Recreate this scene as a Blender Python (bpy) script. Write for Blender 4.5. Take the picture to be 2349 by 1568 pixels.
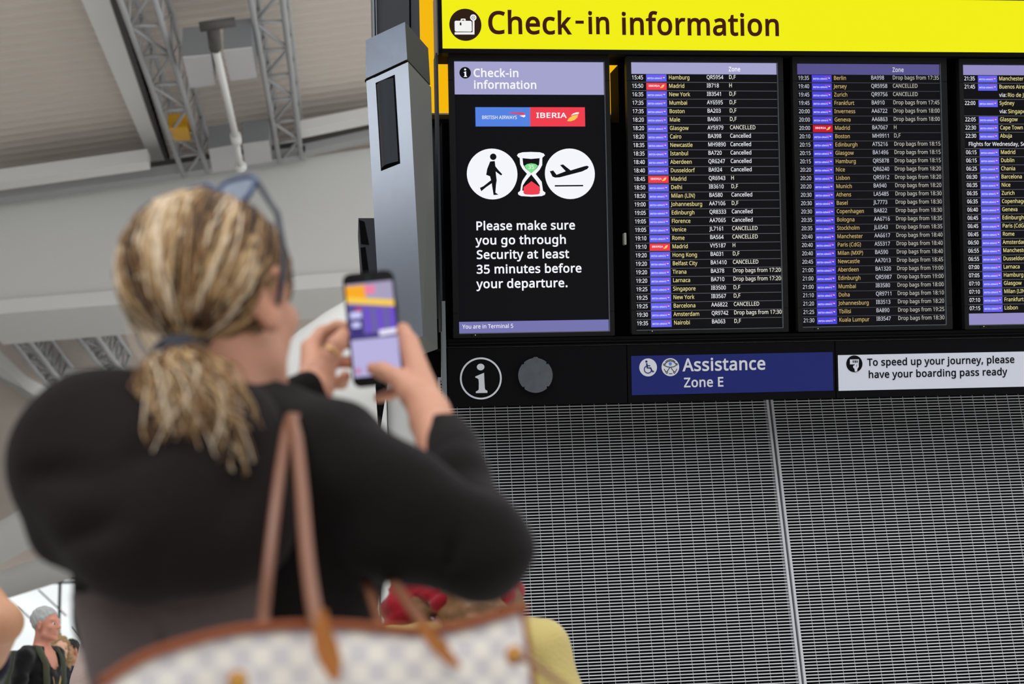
import bpy, bmesh, math, random
import numpy as np
from mathutils import Vector, Matrix
from mathutils.geometry import tessellate_polygon

for _o in list(bpy.data.objects):
    bpy.data.objects.remove(_o)
SC = bpy.context.scene
COL = SC.collection
random.seed(7)

# ------------------------------------------------------------------ camera
W, H = 2349, 1568
F = 3256.0                       # focal length in pixels (50 mm on a 36 mm sensor)
CAM = Vector((0, 0, 1.15))
# directions of the place's own axes seen from the camera (camera x right, y up, z back)
_x = Vector((26826, 484, -3256)).normalized()          # along the information wall
_u = Vector((-647, 13984, -3256)).normalized()         # plumb
_u = (_u - _x * _u.dot(_x)).normalized()
_y = _u.cross(_x)
RM = Matrix((_x, _y, _u))                               # camera -> world
cam_data = bpy.data.cameras.new('camera')
cam = bpy.data.objects.new('camera', cam_data)
COL.objects.link(cam)
cam.matrix_world = Matrix.Translation(CAM) @ RM.to_4x4()
cam_data.sensor_width = 36.0
cam_data.lens = F / W * 36.0
cam_data.clip_start = 0.05
cam_data.clip_end = 400
cam_data.dof.use_dof = True
cam_data.dof.focus_distance = 5.25
cam_data.dof.aperture_fstop = 3.5
SC.camera = cam

# ------------------------------------------------------------------ light
def lin(c):
    c = c / 255.0
    return c / 12.92 if c <= 0.04045 else ((c + 0.055) / 1.055) ** 2.4
def rgb(r, g, b):
    return (lin(r), lin(g), lin(b), 1.0)

world = bpy.data.worlds.new('daylight')
SC.world = world
world.use_nodes = True
bg = world.node_tree.nodes['Background']
bg.inputs[0].default_value = (0.97, 0.985, 1.0, 1)
bg.inputs[1].default_value = 1.15
sun = bpy.data.lights.new('daylight_sun', 'SUN')
sun.energy = 1.9
sun.angle = math.radians(36)
sun_o = bpy.data.objects.new('daylight_sun', sun)
COL.objects.link(sun_o)
sun_o.rotation_euler = Vector((0.40, 0.52, -0.95)).to_track_quat('-Z', 'Y').to_euler()
SC.view_settings.view_transform = 'Standard'
SC.view_settings.look = 'None'
SC.view_settings.exposure = 0.0
SC.view_settings.gamma = 1.0
SC.view_settings.use_curve_mapping = False

# ------------------------------------------------------------------ measuring helpers
def ray(px, py):
    return RM @ Vector(((px - W / 2) / F, -(py - H / 2) / F, -1.0))
def P(px, py, d):
    """world point seen at that place of the photo, d metres along the view axis"""
    return CAM + ray(px, py) * d
def on_plane(px, py, o, n):
    r = ray(px, py)
    return CAM + r * ((o - CAM).dot(n) / r.dot(n))
def on_y(px, py, y):
    return on_plane(px, py, Vector((0, y, 0)), Vector((0, 1, 0)))

# ------------------------------------------------------------------ materials
MATS = {}
def mat(name, col, rough=0.6, metal=0.0, spec=0.5, bump=None, sheen=0.0, noise=None, sss=0.0):
    if name in MATS:
        return MATS[name]
    m = bpy.data.materials.new(name)
    m.use_nodes = True
    nt = m.node_tree
    b = nt.nodes['Principled BSDF']
    b.inputs['Base Color'].default_value = col
    b.inputs['Roughness'].default_value = rough
    b.inputs['Metallic'].default_value = metal
    b.inputs['Specular IOR Level'].default_value = spec
    if sheen:
        b.inputs['Sheen Weight'].default_value = sheen
    if sss:
        b.inputs['Subsurface Weight'].default_value = sss
        b.inputs['Subsurface Radius'].default_value = (0.01, 0.004, 0.002)
    tc = nt.nodes.new('ShaderNodeTexCoord')
    if noise:                       # (scale, amount): mild mottling of the colour
        n = nt.nodes.new('ShaderNodeTexNoise')
        n.inputs['Scale'].default_value = noise[0]
        n.inputs['Detail'].default_value = 5
        nt.links.new(tc.outputs['Object'], n.inputs['Vector'])
        mx = nt.nodes.new('ShaderNodeMix')
        mx.data_type = 'RGBA'
        a = noise[1]
        mx.inputs[6].default_value = tuple(c * (1 - a) for c in col[:3]) + (1,)
        mx.inputs[7].default_value = tuple(min(1, c * (1 + a)) for c in col[:3]) + (1,)
        nt.links.new(n.outputs['Fac'], mx.inputs[0])
        nt.links.new(mx.outputs[2], b.inputs['Base Color'])
    if bump:                        # (scale, strength)
        n = nt.nodes.new('ShaderNodeTexNoise')
        n.inputs['Scale'].default_value = bump[0]
        nt.links.new(tc.outputs['Object'], n.inputs['Vector'])
        bp = nt.nodes.new('ShaderNodeBump')
        bp.inputs['Strength'].default_value = bump[1]
        bp.inputs['Distance'].default_value = 0.01
        nt.links.new(n.outputs['Fac'], bp.inputs['Height'])
        nt.links.new(bp.outputs['Normal'], b.inputs['Normal'])
    MATS[name] = m
    return m
def glow(name, col, strength=1.0):
    """a lit screen or backlit sign colour"""
    if name in MATS:
        return MATS[name]
    m = bpy.data.materials.new(name)
    m.use_nodes = True
    b = m.node_tree.nodes['Principled BSDF']
    b.inputs['Base Color'].default_value = (0.004, 0.004, 0.004, 1)
    b.inputs['Roughness'].default_value = 0.35
    b.inputs['Specular IOR Level'].default_value = 0.03
    b.inputs['Emission Color'].default_value = col
    b.inputs['Emission Strength'].default_value = strength
    MATS[name] = m
    return m

# ------------------------------------------------------------------ mesh helpers
class MB:
    """collects shapes and links them as ONE mesh object"""
    def __init__(self):
        self.v, self.f, self.mi, self.mats, self.sm = [], [], [], [], []
    def _m(self, m):
        if m not in self.mats:
            self.mats.append(m)
        return self.mats.index(m)
    def add(self, vs, fs, m, smooth=False):
        o = len(self.v)
        self.v.extend(tuple(p) for p in vs)
        k = self._m(m)
        for f in fs:
            self.f.append(tuple(i + o for i in f))
            self.mi.append(k)
            self.sm.append(smooth)
        return self
    def box(self, a, b, m, M=None):
        (x0, y0, z0), (x1, y1, z1) = a, b
        vs = [Vector(p) for p in ((x0, y0, z0), (x1, y0, z0), (x1, y1, z0), (x0, y1, z0), (x0, y0, z1), (x1, y0, z1), (x1, y1, z1), (x0, y1, z1))]
        if M:
            vs = [M @ p for p in vs]
        return self.hexa(vs, m)
    def hexa(self, vs, m):
        return self.add(vs, [(0, 3, 2, 1), (4, 5, 6, 7), (0, 1, 5, 4), (1, 2, 6, 5), (2, 3, 7, 6), (3, 0, 4, 7)], m)
    def bevbox(self, a, b, bev, m, M=None):
        bm = bmesh.new()
        bmesh.ops.create_cube(bm, size=1)
        for v in bm.verts:
            v.co = Vector([a[i] + (v.co[i] + 0.5) * (b[i] - a[i]) for i in range(3)])
        bmesh.ops.bevel(bm, geom=bm.edges[:], offset=bev, segments=2, profile=0.6, affect='EDGES')
        return self.bm(bm, m, M)
    def bm(self, bm, m, M=None, smooth=False):
        bm.verts.index_update()
        vs = [(M @ v.co if M else v.co.copy()) for v in bm.verts]
        fs = [tuple(v.index for v in f.verts) for f in bm.faces]
        bm.free()
        return self.add(vs, fs, m, smooth)
    def poly(self, loops, m, z=0.0, thick=0.0, M=None):
        """flat polygon with holes (loops of 2-D points; holes after the outline), optional thickness downwards"""
        tri, flat = tess(loops)
        vs = [Vector((p[0], p[1], z)) for p in flat]
        fs = list(tri)
        n = len(vs)
        if thick:
            vs += [Vector((p[0], p[1], z - thick)) for p in flat]
            fs += [(c + n, b + n, a + n) for a, b, c in tri]
            o = 0
            for l in loops:
                k = len(l)
                for i in range(k):
                    j = (i + 1) % k
                    fs.append((o + i, o + i + n, o + j + n, o + j))
                o += k
        if M:
            vs = [M @ p for p in vs]
        return self.add(vs, fs, m)
    def tube(self, pts, r, m, seg=10, caps=True, flat=1.0, side=None):
        pts = [Vector(p) for p in pts]
        n = len(pts)
        rs = r if isinstance(r, (list, tuple)) else [r] * n
        vs, fs = [], []
        nrm = None
        for i, p in enumerate(pts):
            t = (pts[min(i + 1, n - 1)] - pts[max(i - 1, 0)]).normalized()
            if side is not None:
                nrm = (Vector(side) - t * Vector(side).dot(t)).normalized()
            elif nrm is None:
                nrm = t.orthogonal().normalized()
            else:
                nrm = (nrm - t * nrm.dot(t)).normalized()
            bn = t.cross(nrm)
            for k in range(seg):
                a = 2 * math.pi * k / seg
                vs.append(p + nrm * (math.cos(a) * rs[i]) + bn * (math.sin(a) * rs[i] * flat))
        for i in range(n - 1):
            for k in range(seg):
                k2 = (k + 1) % seg
                fs.append((i * seg + k, i * seg + k2, (i + 1) * seg + k2, (i + 1) * seg + k))
        if caps:
            fs.append(tuple(range(seg - 1, -1, -1)))
            fs.append(tuple((n - 1) * seg + k for k in range(seg)))
        return self.add(vs, fs, m, True)
    def ball(self, c, r, m, u=16, v=10, M=None):
        bm = bmesh.new()
        bmesh.ops.create_uvsphere(bm, u_segments=u, v_segments=v, radius=1)
        rr = Vector(r) if hasattr(r, '__len__') else Vector((r, r, r))
        for q in bm.verts:
            p = Vector((q.co.x * rr.x, q.co.y * rr.y, q.co.z * rr.z))
            q.co = (M @ p if M else p) + Vector(c)
        return self.bm(bm, m, None, True)
    def disc(self, c, r, m, z=0.0, seg=48, ry=None):
        return self.poly([circle(c, r, seg, ry)], m, z)
    def ring(self, c, r0, r1, m, z=0.0, seg=48):
        return self.poly([circle(c, r1, seg), circle(c, r0, seg)], m, z)
    def line(self, pts, w, m, z=0.0):
        """a flat stroke of width w along 2-D points"""
        pts = [Vector((p[0], p[1])) for p in pts]
        n = len(pts)
        L, R = [], []
        for i, p in enumerate(pts):
            t = (pts[min(i + 1, n - 1)] - pts[max(i - 1, 0)])
            t.normalize()
            q = Vector((-t.y, t.x)) * (w / 2)
            L.append(p + q)
            R.append(p - q)
        return self.poly([L + R[::-1]], m, z)
    def text(self, s, x, y, cap, m, z=0.0, width=None, xs=0.92, bold=0):
        k = cap / (0.556 + 0.03 * bold)
        GL_ = GLYPH if not bold else GLYPH_B
        tw = sum(GL_[c][0] for c in s) * k
        sx = width / (tw - 0.07 * k) if width else xs
        cx = x - 0.045 * k * sx
        for c in s:
            adv, vs, fs = GL_[c]
            if vs:
                self.add([(cx + p[0] * k * sx, y + p[1] * k, z) for p in vs], fs, m)
            cx += adv * k * sx
        return self
    def build(self, name, parent=None, M=None):
        me = bpy.data.meshes.new(name)
        me.from_pydata(self.v, [], self.f)
        for m in self.mats:
            me.materials.append(m)
        me.polygons.foreach_set('material_index', self.mi)
        me.polygons.foreach_set('use_smooth', self.sm)
        me.update()
        o = bpy.data.objects.new(name, me)
        COL.objects.link(o)
        if parent:
            o.parent = parent
        elif M is not None:
            o.matrix_world = M
        return o

def circle(c, r, seg=48, ry=None, a0=0.0, a1=2 * math.pi):
    full = abs(a1 - a0 - 2 * math.pi) < 1e-6
    n = seg if full else seg + 1
    return [(c[0] + r * math.cos(a0 + (a1 - a0) * i / seg), c[1] + (ry or r) * math.sin(a0 + (a1 - a0) * i / seg)) for i in range(n)]
def rrect(x0, y0, x1, y1, r, seg=5):
    out = []
    for cx, cy, a in ((x1 - r, y0 + r, -90), (x1 - r, y1 - r, 0), (x0 + r, y1 - r, 90), (x0 + r, y0 + r, 180)):
        for i in range(seg + 1):
            t = math.radians(a + 90 * i / seg)
            out.append((cx + r * math.cos(t), cy + r * math.sin(t)))
    return out
def tess(loops):
    flat = [tuple(p) for l in loops for p in l]
    tri = tessellate_polygon([[Vector((p[0], p[1], 0)) for p in l] for l in loops])
    out = []
    for a, b, c in tri:
        pa, pb, pc = flat[a], flat[b], flat[c]
        ar = (pb[0] - pa[0]) * (pc[1] - pa[1]) - (pb[1] - pa[1]) * (pc[0] - pa[0])
        if abs(ar) < 1e-14:
            continue
        out.append((a, b, c) if ar > 0 else (a, c, b))
    return out, flat

def tag(o, label=None, cat=None, group=None, kind=None):
    for k, v in (('label', label), ('category', cat), ('group', group), ('kind', kind)):
        if v:
            o[k] = v
    return o
def thing(name, label, cat, M=None, group=None):
    o = bpy.data.objects.new(name, None)
    COL.objects.link(o)
    o.empty_display_size = 0.1
    if M is not None:
        o.matrix_world = M
    return tag(o, label, cat, group)
def at(p):
    return Matrix.Translation(Vector(p))

# ------------------------------------------------------------------ lettering outlines (humanist sans)
_G = r'''
 209/
(241/103,504 125,540 150,573 217,573 182,521 154,465 132,407 116,346 107,284 103,221 109,139 126,58 154,-20 192,-92 216,-127 150,-127 103,-60 67,14 45,94 33,177
)241/139,-60 116,-94 91,-127 25,-127 69,-57 102,19 124,98 136,179 136,263 124,346 102,426 69,503 24,573 91,573 116,540 139,504 173,429 196,348 207,263
,215/154,84 85,-103 33,-103 73,93 148,93
-258/32,184 32,246 226,246 226,184
.215/59,61 64,75 72,85 94,96 120,96 142,85 151,75 156,61 156,26 151,12 142,2 120,-10 94,-10 72,2 64,12 59,26
0459/401,128 390,97 376,70 359,47 339,27 316,12 290,1 261,-6 229,-8 188,-4 153,8 122,27 97,54 76,88 60,129 48,176 42,229 39,287 41,346 48,399 58,446 73,486 93,520 119,547 149,566 186,578 229,581 269,578 304,566 335,547 361,520 382,486 399,446 410,399 417,346/121,156 131,125 143,98 159,78 178,64 202,55 229,52 256,55 279,64 298,78 314,98 326,124 336,156 347,238 347,336 336,417 326,449 314,475 298,495 279,510 256,518 229,521 202,518 178,510 159,495 143,475 131,449 121,417 111,336
1459/285,0 216,0 219,499 108,405 71,452 226,573 285,573
2459/417,0 38,0 38,59 261,287 295,331 315,376 322,424 318,453 309,477 294,496 273,510 249,518 221,520 169,514 126,495 83,466 45,513 94,548 153,572 197,580 255,579 285,572 313,562 336,548 356,531 372,510 384,485 391,458 394,428 392,399 386,371 375,344 344,292 247,185 128,67 128,64 417,64
3459/395,439 389,392 381,372 370,355 340,326 300,307 277,302 277,298 319,290 353,276 379,255 398,229 409,198 413,163 410,131 403,101 390,74 371,50 348,30 318,14 283,2 241,-6 164,-7 110,-1 60,13 36,23 36,89 87,69 141,56 194,51 241,55 278,65 305,81 324,104 335,132 339,164 337,187 331,206 320,223 306,236 288,247 240,261 179,265 123,265 123,326 209,327 236,332 259,339 278,350 294,362 307,377 316,394 321,413 323,434 320,460 311,481 295,498 274,511 249,519 199,521 147,511 75,473 39,521 87,550 147,573 181,579 218,581 273,576 317,563 352,540 376,511 390,477
4459/443,130 359,130 359,0 291,0 291,130 17,130 17,190 286,576 359,576 359,193 443,193/295,500 292,500 257,438 86,193 291,193
5459/258,349 292,342 322,331 349,316 371,297 389,274 402,247 410,217 413,183 410,145 402,111 387,81 368,54 343,32 314,15 280,2 242,-5 170,-7 116,0 70,14 51,23 51,90 95,70 148,57 200,52 252,58 274,65 293,76 310,89 323,106 333,126 339,149 341,176 337,210 325,239 306,262 279,279 243,289 164,290 99,280 64,302 86,573 373,573 373,508 146,508 132,342
6459/121,510 143,530 168,548 196,562 228,572 265,578 368,576 377,573 377,513 308,523 273,521 242,515 216,504 193,491 173,474 158,454 134,407 121,352 115,291 119,291 150,326 178,343 213,355 255,358 287,356 316,349 342,338 365,322 384,303 400,279 412,251 419,220 421,184 419,147 411,112 399,82 382,55 361,33 336,15 307,2 275,-5 239,-8 187,-1 163,7 140,19 119,35 101,54 84,76 70,103 59,133 51,166/238,51 270,55 297,66 320,84 337,109 348,143 351,184 348,218 339,247 324,271 302,289 274,300 241,303 217,301 195,296 157,276 131,248 117,215 116,181 129,129 146,99 170,74 201,57
7459/109,0 344,508 35,508 35,573 419,573 419,518 187,0
8459/261,579 291,574 318,565 341,553 362,538 378,519 390,497 398,472 400,443 394,401 374,367 346,338 291,303 355,265 389,234 401,216 411,196 417,173 419,148 416,118 408,90 395,65 378,44 356,26 330,11 300,1 267,-6 231,-8 192,-6 157,0 126,10 100,24 78,42 61,63 49,87 42,115 39,146 41,171 47,194 56,214 82,249 118,277 158,299 107,336 81,366 64,401 58,444 60,472 68,497 80,518 97,537 117,552 141,565 168,573 197,579/108,145 112,119 121,96 138,76 161,60 192,51 229,48 265,51 295,60 319,76 336,96 346,120 350,148 343,182 324,211 293,235 217,270 157,237 130,212 114,182/228,524 200,521 176,514 155,502 139,486 130,466 127,441 133,406 151,379 179,357 232,330 282,357 307,379 325,406 330,441 327,466 318,486 302,502 282,514 257,521
9459/340,63 318,42 293,25 265,11 232,0 195,-6 92,-2 82,0 82,60 152,50 188,52 218,58 245,68 268,82 287,99 303,118 327,165 340,221 346,281 341,281 310,247 282,230 247,218 204,214 173,216 144,223 118,235 95,250 76,270 61,294 49,321 42,352 40,387 43,426 50,460 63,491 80,517 101,540 127,557 156,570 188,578 223,581 250,579 275,574 299,565 322,553 342,537 361,518 377,495 391,469 402,439 410,406 415,369/223,521 192,518 165,507 142,488 124,463 113,429 110,388 113,354 122,325 137,301 158,284 186,273 220,269 244,271 266,276 304,296 330,325 344,358 345,392 332,443 315,474 291,499 260,516
:215/59,61 64,75 72,85 94,96 120,96 142,85 151,75 156,61 156,26 151,12 142,2 120,-10 94,-10 72,2 64,12 59,26/59,405 64,419 72,429 94,440 120,440 142,429 151,419 156,405 156,369 151,355 142,345 120,333 94,333 72,345 64,355 59,369
A512/437,0 368,177 141,177 73,0 0,0 224,575 289,575 512,0/255,500 230,415 165,241 346,241
B521/241,573 307,569 361,558 404,541 434,515 453,478 459,431 453,389 437,354 409,328 372,309 350,304 350,300 395,288 433,267 448,253 461,236 470,215 476,191 478,163 475,130 467,100 454,74 436,52 413,33 385,19 354,8 318,2 78,0 78,573/256,329 300,331 334,339 357,352 372,371 381,394 384,423 380,451 369,474 351,490 324,502 289,509 150,511 150,329/150,269 150,61 265,61 311,64 346,74 371,91 388,112 398,138 401,168 395,205 388,221 377,235 362,247 344,256 321,263 260,269
C507/294,516 266,510 241,502 217,490 196,474 178,456 162,434 149,410 131,353 125,286 128,241 135,200 147,164 164,132 186,105 213,83 244,68 281,58 347,56 438,72 460,78 460,15 393,-2 312,-8 257,-4 208,8 166,28 130,56 101,90 78,131 62,178 52,230 49,287 51,329 57,369 67,406 81,440 99,471 120,499 145,523 174,543 206,559 242,571 281,578 353,580 409,572 460,557 482,547 453,486 394,508 348,516
D585/536,292 533,231 521,177 501,131 474,91 439,58 399,33 351,15 297,4 237,0 78,0 78,573 254,573 309,569 359,558 404,540 443,516 476,484 502,446 521,401 533,350/460,289 457,337 449,379 435,415 416,444 391,469 361,487 327,500 287,508 150,511 150,62 228,62 299,68 357,87 402,119 434,164 454,220
E446/398,0 78,0 78,573 398,573 398,509 150,509 150,330 383,330 383,268 150,268 150,63 398,63
F416/150,0 78,0 78,573 398,573 398,509 150,509 150,306 383,306 383,243 150,243
G584/326,302 524,302 524,22 431,-1 323,-8 267,-4 217,8 173,28 136,55 105,89 81,130 63,176 52,229 49,286 53,343 65,395 84,442 111,482 145,517 186,544 233,564 286,577 346,581 407,577 465,565 516,547 489,484 421,508 369,516 342,517 298,514 259,505 225,489 195,468 170,441 150,409 136,373 127,332 124,286 127,243 134,202 146,166 164,133 187,106 216,84 251,68 292,58 385,56 452,68 452,238 326,238
H594/516,0 443,0 443,267 150,267 150,0 78,0 78,573 150,573 150,330 443,330 443,573 516,573
I272/239,0 32,0 32,42 99,57 99,515 32,531 32,573 239,573 239,531 172,515 172,57 239,42
J219/-63,-142 -63,-81 -5,-89 21,-85 45,-74 63,-53 73,-19 74,573 146,573 146,9 144,-26 138,-56 128,-82 114,-104 96,-122 75,-135 52,-145 25,-150
K496/496,0 411,0 209,273 150,222 150,0 78,0 78,573 150,573 150,290 403,573 488,573 261,323
L420/78,0 78,573 150,573 150,64 400,64 400,0
M727/330,0 142,502 139,502 144,347 144,0 78,0 78,573 184,573 361,103 364,103 544,573 650,573 650,0 578,0 584,501 581,501 390,0
N609/532,0 447,0 141,476 138,476 144,320 144,0 78,0 78,573 161,573 467,99 470,99 464,249 464,573 532,573
P485/229,573 297,568 352,553 393,528 421,495 439,454 444,404 439,358 423,316 395,278 375,262 351,249 324,238 292,230 256,225 150,223 150,0 78,0 78,573/223,511 150,511 150,285 242,286 298,296 320,306 338,318 352,334 362,352 368,375 370,401 366,435 354,462 334,484 306,499 269,508
Q626/577,287 575,242 569,200 559,160 544,124 525,92 503,64 476,40 445,21 411,6 548,-136 444,-136 334,-7 271,-6 232,1 196,13 165,29 138,49 114,73 94,101 78,132 65,167 56,204 51,245 49,288 52,344 62,396 78,442 100,482 130,517 166,545 208,565 258,577 314,581 369,577 417,565 459,545 495,517 524,483 547,442 564,396 574,344/125,287 127,241 134,200 145,163 161,131 182,104 207,83 238,67 273,58 314,55 354,58 390,67 420,83 445,104 465,131 481,163 492,200 499,241 501,287 496,354 481,411 456,457 421,491 373,511 314,518 274,515 238,506 207,490 182,469 161,443 145,411 134,374 127,333
R499/281,571 320,565 353,555 381,540 404,522 422,500 434,474 442,444 444,410 442,381 437,356 427,334 401,298 367,274 330,257 487,0 403,0 264,237 150,237 150,0 78,0 78,573/150,510 150,298 236,298 278,301 312,310 338,325 355,347 366,374 370,407 368,430 363,450 355,467 343,480 328,491 287,505
S440/403,153 400,121 392,92 378,66 359,44 335,26 307,11 274,1 238,-6 137,-5 54,14 41,19 41,88 113,65 171,56 228,56 273,66 305,85 316,98 329,129 329,164 318,194 295,218 255,241 131,294 98,317 74,344 57,375 49,413 51,464 58,490 71,513 89,533 110,550 136,563 165,573 197,579 262,580 318,572 389,549 366,487 302,508 254,516 207,516 169,507 142,489 126,464 121,434 126,400 143,373 172,351 307,293 353,264 371,247 385,228 395,206 401,181
T446/259,0 187,0 187,509 8,509 8,573 437,573 437,509 259,509
V481/481,573 277,0 204,0 0,573 75,573 241,80 277,207 405,573
W746/735,573 583,0 510,0 370,488 342,373 234,0 161,0 10,573 85,573 201,87 232,227 333,573 407,573 544,87 572,224 660,573
X470/467,0 385,0 233,249 79,0 3,0 193,298 15,573 95,573 236,348 377,573 453,573 276,300
Y454/227,291 376,573 454,573 263,222 263,0 191,0 191,219 0,573 79,573
Z459/427,0 30,0 30,55 332,508 40,508 40,573 419,573 419,518 118,64 427,64
a450/231,437 279,433 318,422 347,403 368,375 381,338 385,293 385,0 334,0 320,61 317,61 279,22 250,5 216,-5 172,-8 124,-2 103,6 84,16 68,30 55,48 45,68 39,92 37,119 43,159 59,192 87,219 127,238 179,251 243,257 316,259 313,317 306,342 293,359 275,371 253,378 205,379 163,370 106,347 84,400 151,426 204,436/204,203 167,195 141,182 124,165 113,144 110,119 112,97 120,79 132,66 148,56 167,51 188,49 223,52 253,62 279,79 299,103 311,134 315,172 315,210
b493/135,373 139,373 169,405 189,419 213,429 240,435 272,437 322,431 365,412 401,381 428,338 444,283 449,215 447,168 439,127 427,91 410,61 390,36 365,17 337,3 306,-5 272,-8 240,-6 213,0 189,10 153,38 139,55 133,55 119,0 68,0 68,609 139,609/260,379 231,377 207,371 188,361 172,348 159,330 150,308 140,252 139,214 142,165 150,125 165,93 187,69 219,55 261,51 297,55 325,69 348,93 363,126 373,166 376,216 373,265 363,306 348,338 325,360 296,374
c385/204,-5 170,2 139,15 112,34 88,58 69,87 55,123 47,165 44,213 47,262 56,305 71,342 90,372 114,396 142,415 174,428 208,435 267,437 328,426 358,415 337,356 259,375 217,374 193,368 172,358 155,343 141,325 131,303 123,277 117,213 123,152 131,126 141,104 155,86 172,71 191,61 214,55 262,54 319,65 351,78 351,15 304,-2
d493/221,-8 171,-2 128,17 92,48 65,91 49,146 44,214 49,282 66,338 93,381 128,413 171,432 221,438 262,434 296,423 335,397 354,374 359,374 354,438 354,609 425,609 425,0 368,0 358,58 354,58 323,24 296,7 262,-4/232,51 273,55 305,67 328,88 343,117 352,154 355,213 352,263 343,304 329,336 306,360 274,375 231,379 196,374 168,359 146,334 130,300 120,260 117,213 120,165 130,125 146,93 168,69 197,55
e452/234,438 269,435 301,427 329,414 354,396 374,373 390,346 402,315 409,281 411,201 117,201 122,157 134,119 154,90 181,69 215,56 254,52 305,56 370,73 392,82 392,20 327,-1 251,-8 212,-5 176,3 143,17 114,36 90,61 70,91 56,126 47,167 44,212 47,257 55,297 68,333 86,364 108,390 134,411 164,426 198,435/233,380 202,377 175,366 154,348 137,323 125,293 119,257 338,257 333,302 318,338 306,353 292,364 276,373 256,378
f276/266,375 158,375 158,0 87,0 87,375 12,375 12,408 87,432 89,492 95,522 104,547 116,568 132,585 152,597 174,606 199,612 259,612 310,599 292,544 228,556 206,553 189,545 175,532 166,513 160,489 158,430 266,430
g493/221,438 248,436 273,431 297,422 319,409 338,393 355,373 359,373 369,430 425,430 425,-7 423,-46 416,-80 404,-109 388,-135 367,-155 341,-172 310,-183 274,-190 202,-192 122,-180 78,-165 78,-100 123,-118 177,-130 237,-134 271,-130 300,-119 324,-101 341,-77 352,-48 358,57 354,57 338,37 320,21 299,8 275,-1 250,-6 221,-8 170,-2 126,18 91,51 65,95 49,149 44,214 49,278 65,332 91,377 126,411 169,431/230,379 207,376 187,370 169,359 153,344 140,326 130,303 123,277 117,213 120,165 130,124 146,92 169,68 197,54 232,50 271,53 303,65 326,85 343,113 353,151 356,214 350,282 343,309 332,331 319,348 302,362 281,371 257,377
h496/135,370 140,370 161,397 188,416 238,434 273,437 306,435 335,430 360,421 382,408 399,391 413,370 423,344 429,314 431,0 361,0 361,275 358,307 351,333 338,353 319,367 295,376 265,379 235,377 210,370 189,360 173,347 160,329 150,308 140,254 139,0 68,0 68,609 139,609
i207/139,430 139,0 68,0 68,430/140,572 145,546 140,521 124,506 104,501 83,506 68,521 63,546 68,572 83,586
j207/-44,-183 -44,-126 9,-134 39,-128 51,-120 61,-108 66,-90 68,430 139,430 137,-90 126,-133 116,-151 103,-166 87,-177 67,-186 44,-191/68,572 83,586 104,591 124,586 140,572 145,546 140,521 124,506 104,501 83,506 68,521
k428/135,221 138,221 189,285 326,430 409,430 235,246 421,0 336,0 187,200 138,158 138,0 68,0 68,609 138,609
l207/139,0 68,0 68,609 139,609
m750/540,438 584,434 621,421 649,401 669,371 681,330 685,280 685,0 615,0 615,277 613,308 606,333 594,353 577,367 555,376 528,379 490,374 460,362 438,342 423,315 414,280 411,237 411,0 342,0 341,298 332,333 315,359 289,374 253,379 227,377 204,370 185,360 170,347 158,329 150,308 140,255 139,0 68,0 68,430 125,430 136,371 140,371 160,398 186,418 217,431 266,438 298,436 325,430 349,420 369,406 386,388 398,366 402,366 418,388 438,406 461,420 486,430 512,436
n496/322,434 361,421 391,401 413,371 426,330 431,280 431,0 361,0 361,275 358,307 351,333 338,353 319,367 295,376 265,379 222,374 189,361 166,338 151,308 142,269 139,223 139,0 68,0 68,430 125,430 136,371 140,371 162,398 190,418 222,431
o485/442,216 436,150 428,121 417,95 404,71 388,51 369,33 348,18 324,7 299,-1 241,-8 188,-1 163,7 140,18 119,33 100,51 84,71 59,121 51,150 44,216 47,261 55,301 68,336 87,367 110,392 137,412 169,426 204,435 244,438 281,435 316,426 347,412 374,392 398,367 417,336 431,301 439,261/117,216 123,154 130,128 141,105 155,86 172,71 192,59 216,53 243,51 270,53 294,59 314,71 331,86 345,105 356,128 367,184 367,248 363,277 355,303 345,325 331,344 314,359 294,370 270,376 242,379 202,374 171,359 147,335 130,303 120,263
p493/273,438 322,432 365,413 401,383 428,339 444,284 449,216 447,170 439,129 427,93 410,62 390,37 365,17 337,3 306,-5 251,-7 213,1 182,15 148,44 139,55 134,55 139,-16 139,-192 68,-192 68,430 126,430 136,371 139,371 170,405 197,422 231,434/260,379 233,377 210,371 190,362 174,349 161,333 152,313 141,261 140,182 150,126 159,103 172,85 188,70 208,59 233,53 261,51 286,53 308,60 326,72 341,88 354,108 364,131 375,186 376,217 373,262 363,302 348,334 325,359 296,374
r331/319,433 310,368 264,374 232,369 202,355 176,334 156,305 143,270 139,229 139,0 68,0 68,430 126,430 134,351 137,351 170,395 198,418 231,433
s384/348,119 346,92 339,69 327,49 311,32 292,18 268,6 241,-2 176,-8 122,-5 59,11 42,19 42,83 104,60 153,50 211,51 236,57 256,66 269,79 277,94 279,123 271,141 253,158 200,185 103,228 69,252 57,266 48,283 43,302 41,324 46,358 61,386 85,408 118,425 157,435 228,437 298,424 339,409 315,353 238,377 197,380 171,379 149,374 131,366 118,356 111,343 109,317 119,298 139,282 289,215 321,191 333,176 341,159 346,140
t289/272,59 272,5 213,-8 178,-7 138,4 120,13 104,27 91,44 82,66 76,93 74,375 13,375 13,409 75,437 103,528 144,528 144,430 269,430 269,375 144,375 144,127 146,103 153,83 163,69 177,58 193,52
u496/427,430 427,0 370,0 359,57 356,57 334,31 306,11 256,-5 220,-8 187,-6 159,-1 134,8 112,21 95,38 81,59 71,85 65,114 63,430 135,430 135,153 137,122 145,96 158,76 176,62 200,53 230,51 260,53 285,59 306,69 323,82 336,100 345,121 356,175 357,430
v407/163,0 0,430 75,430 201,63 204,63 241,176 332,430 407,430 244,0
w630/316,357 313,357 284,242 207,1 127,1 9,431 82,431 169,73 172,73 201,188 277,431 354,431 457,74 460,74 489,201 549,431 621,431 502,1 419,1
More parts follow.
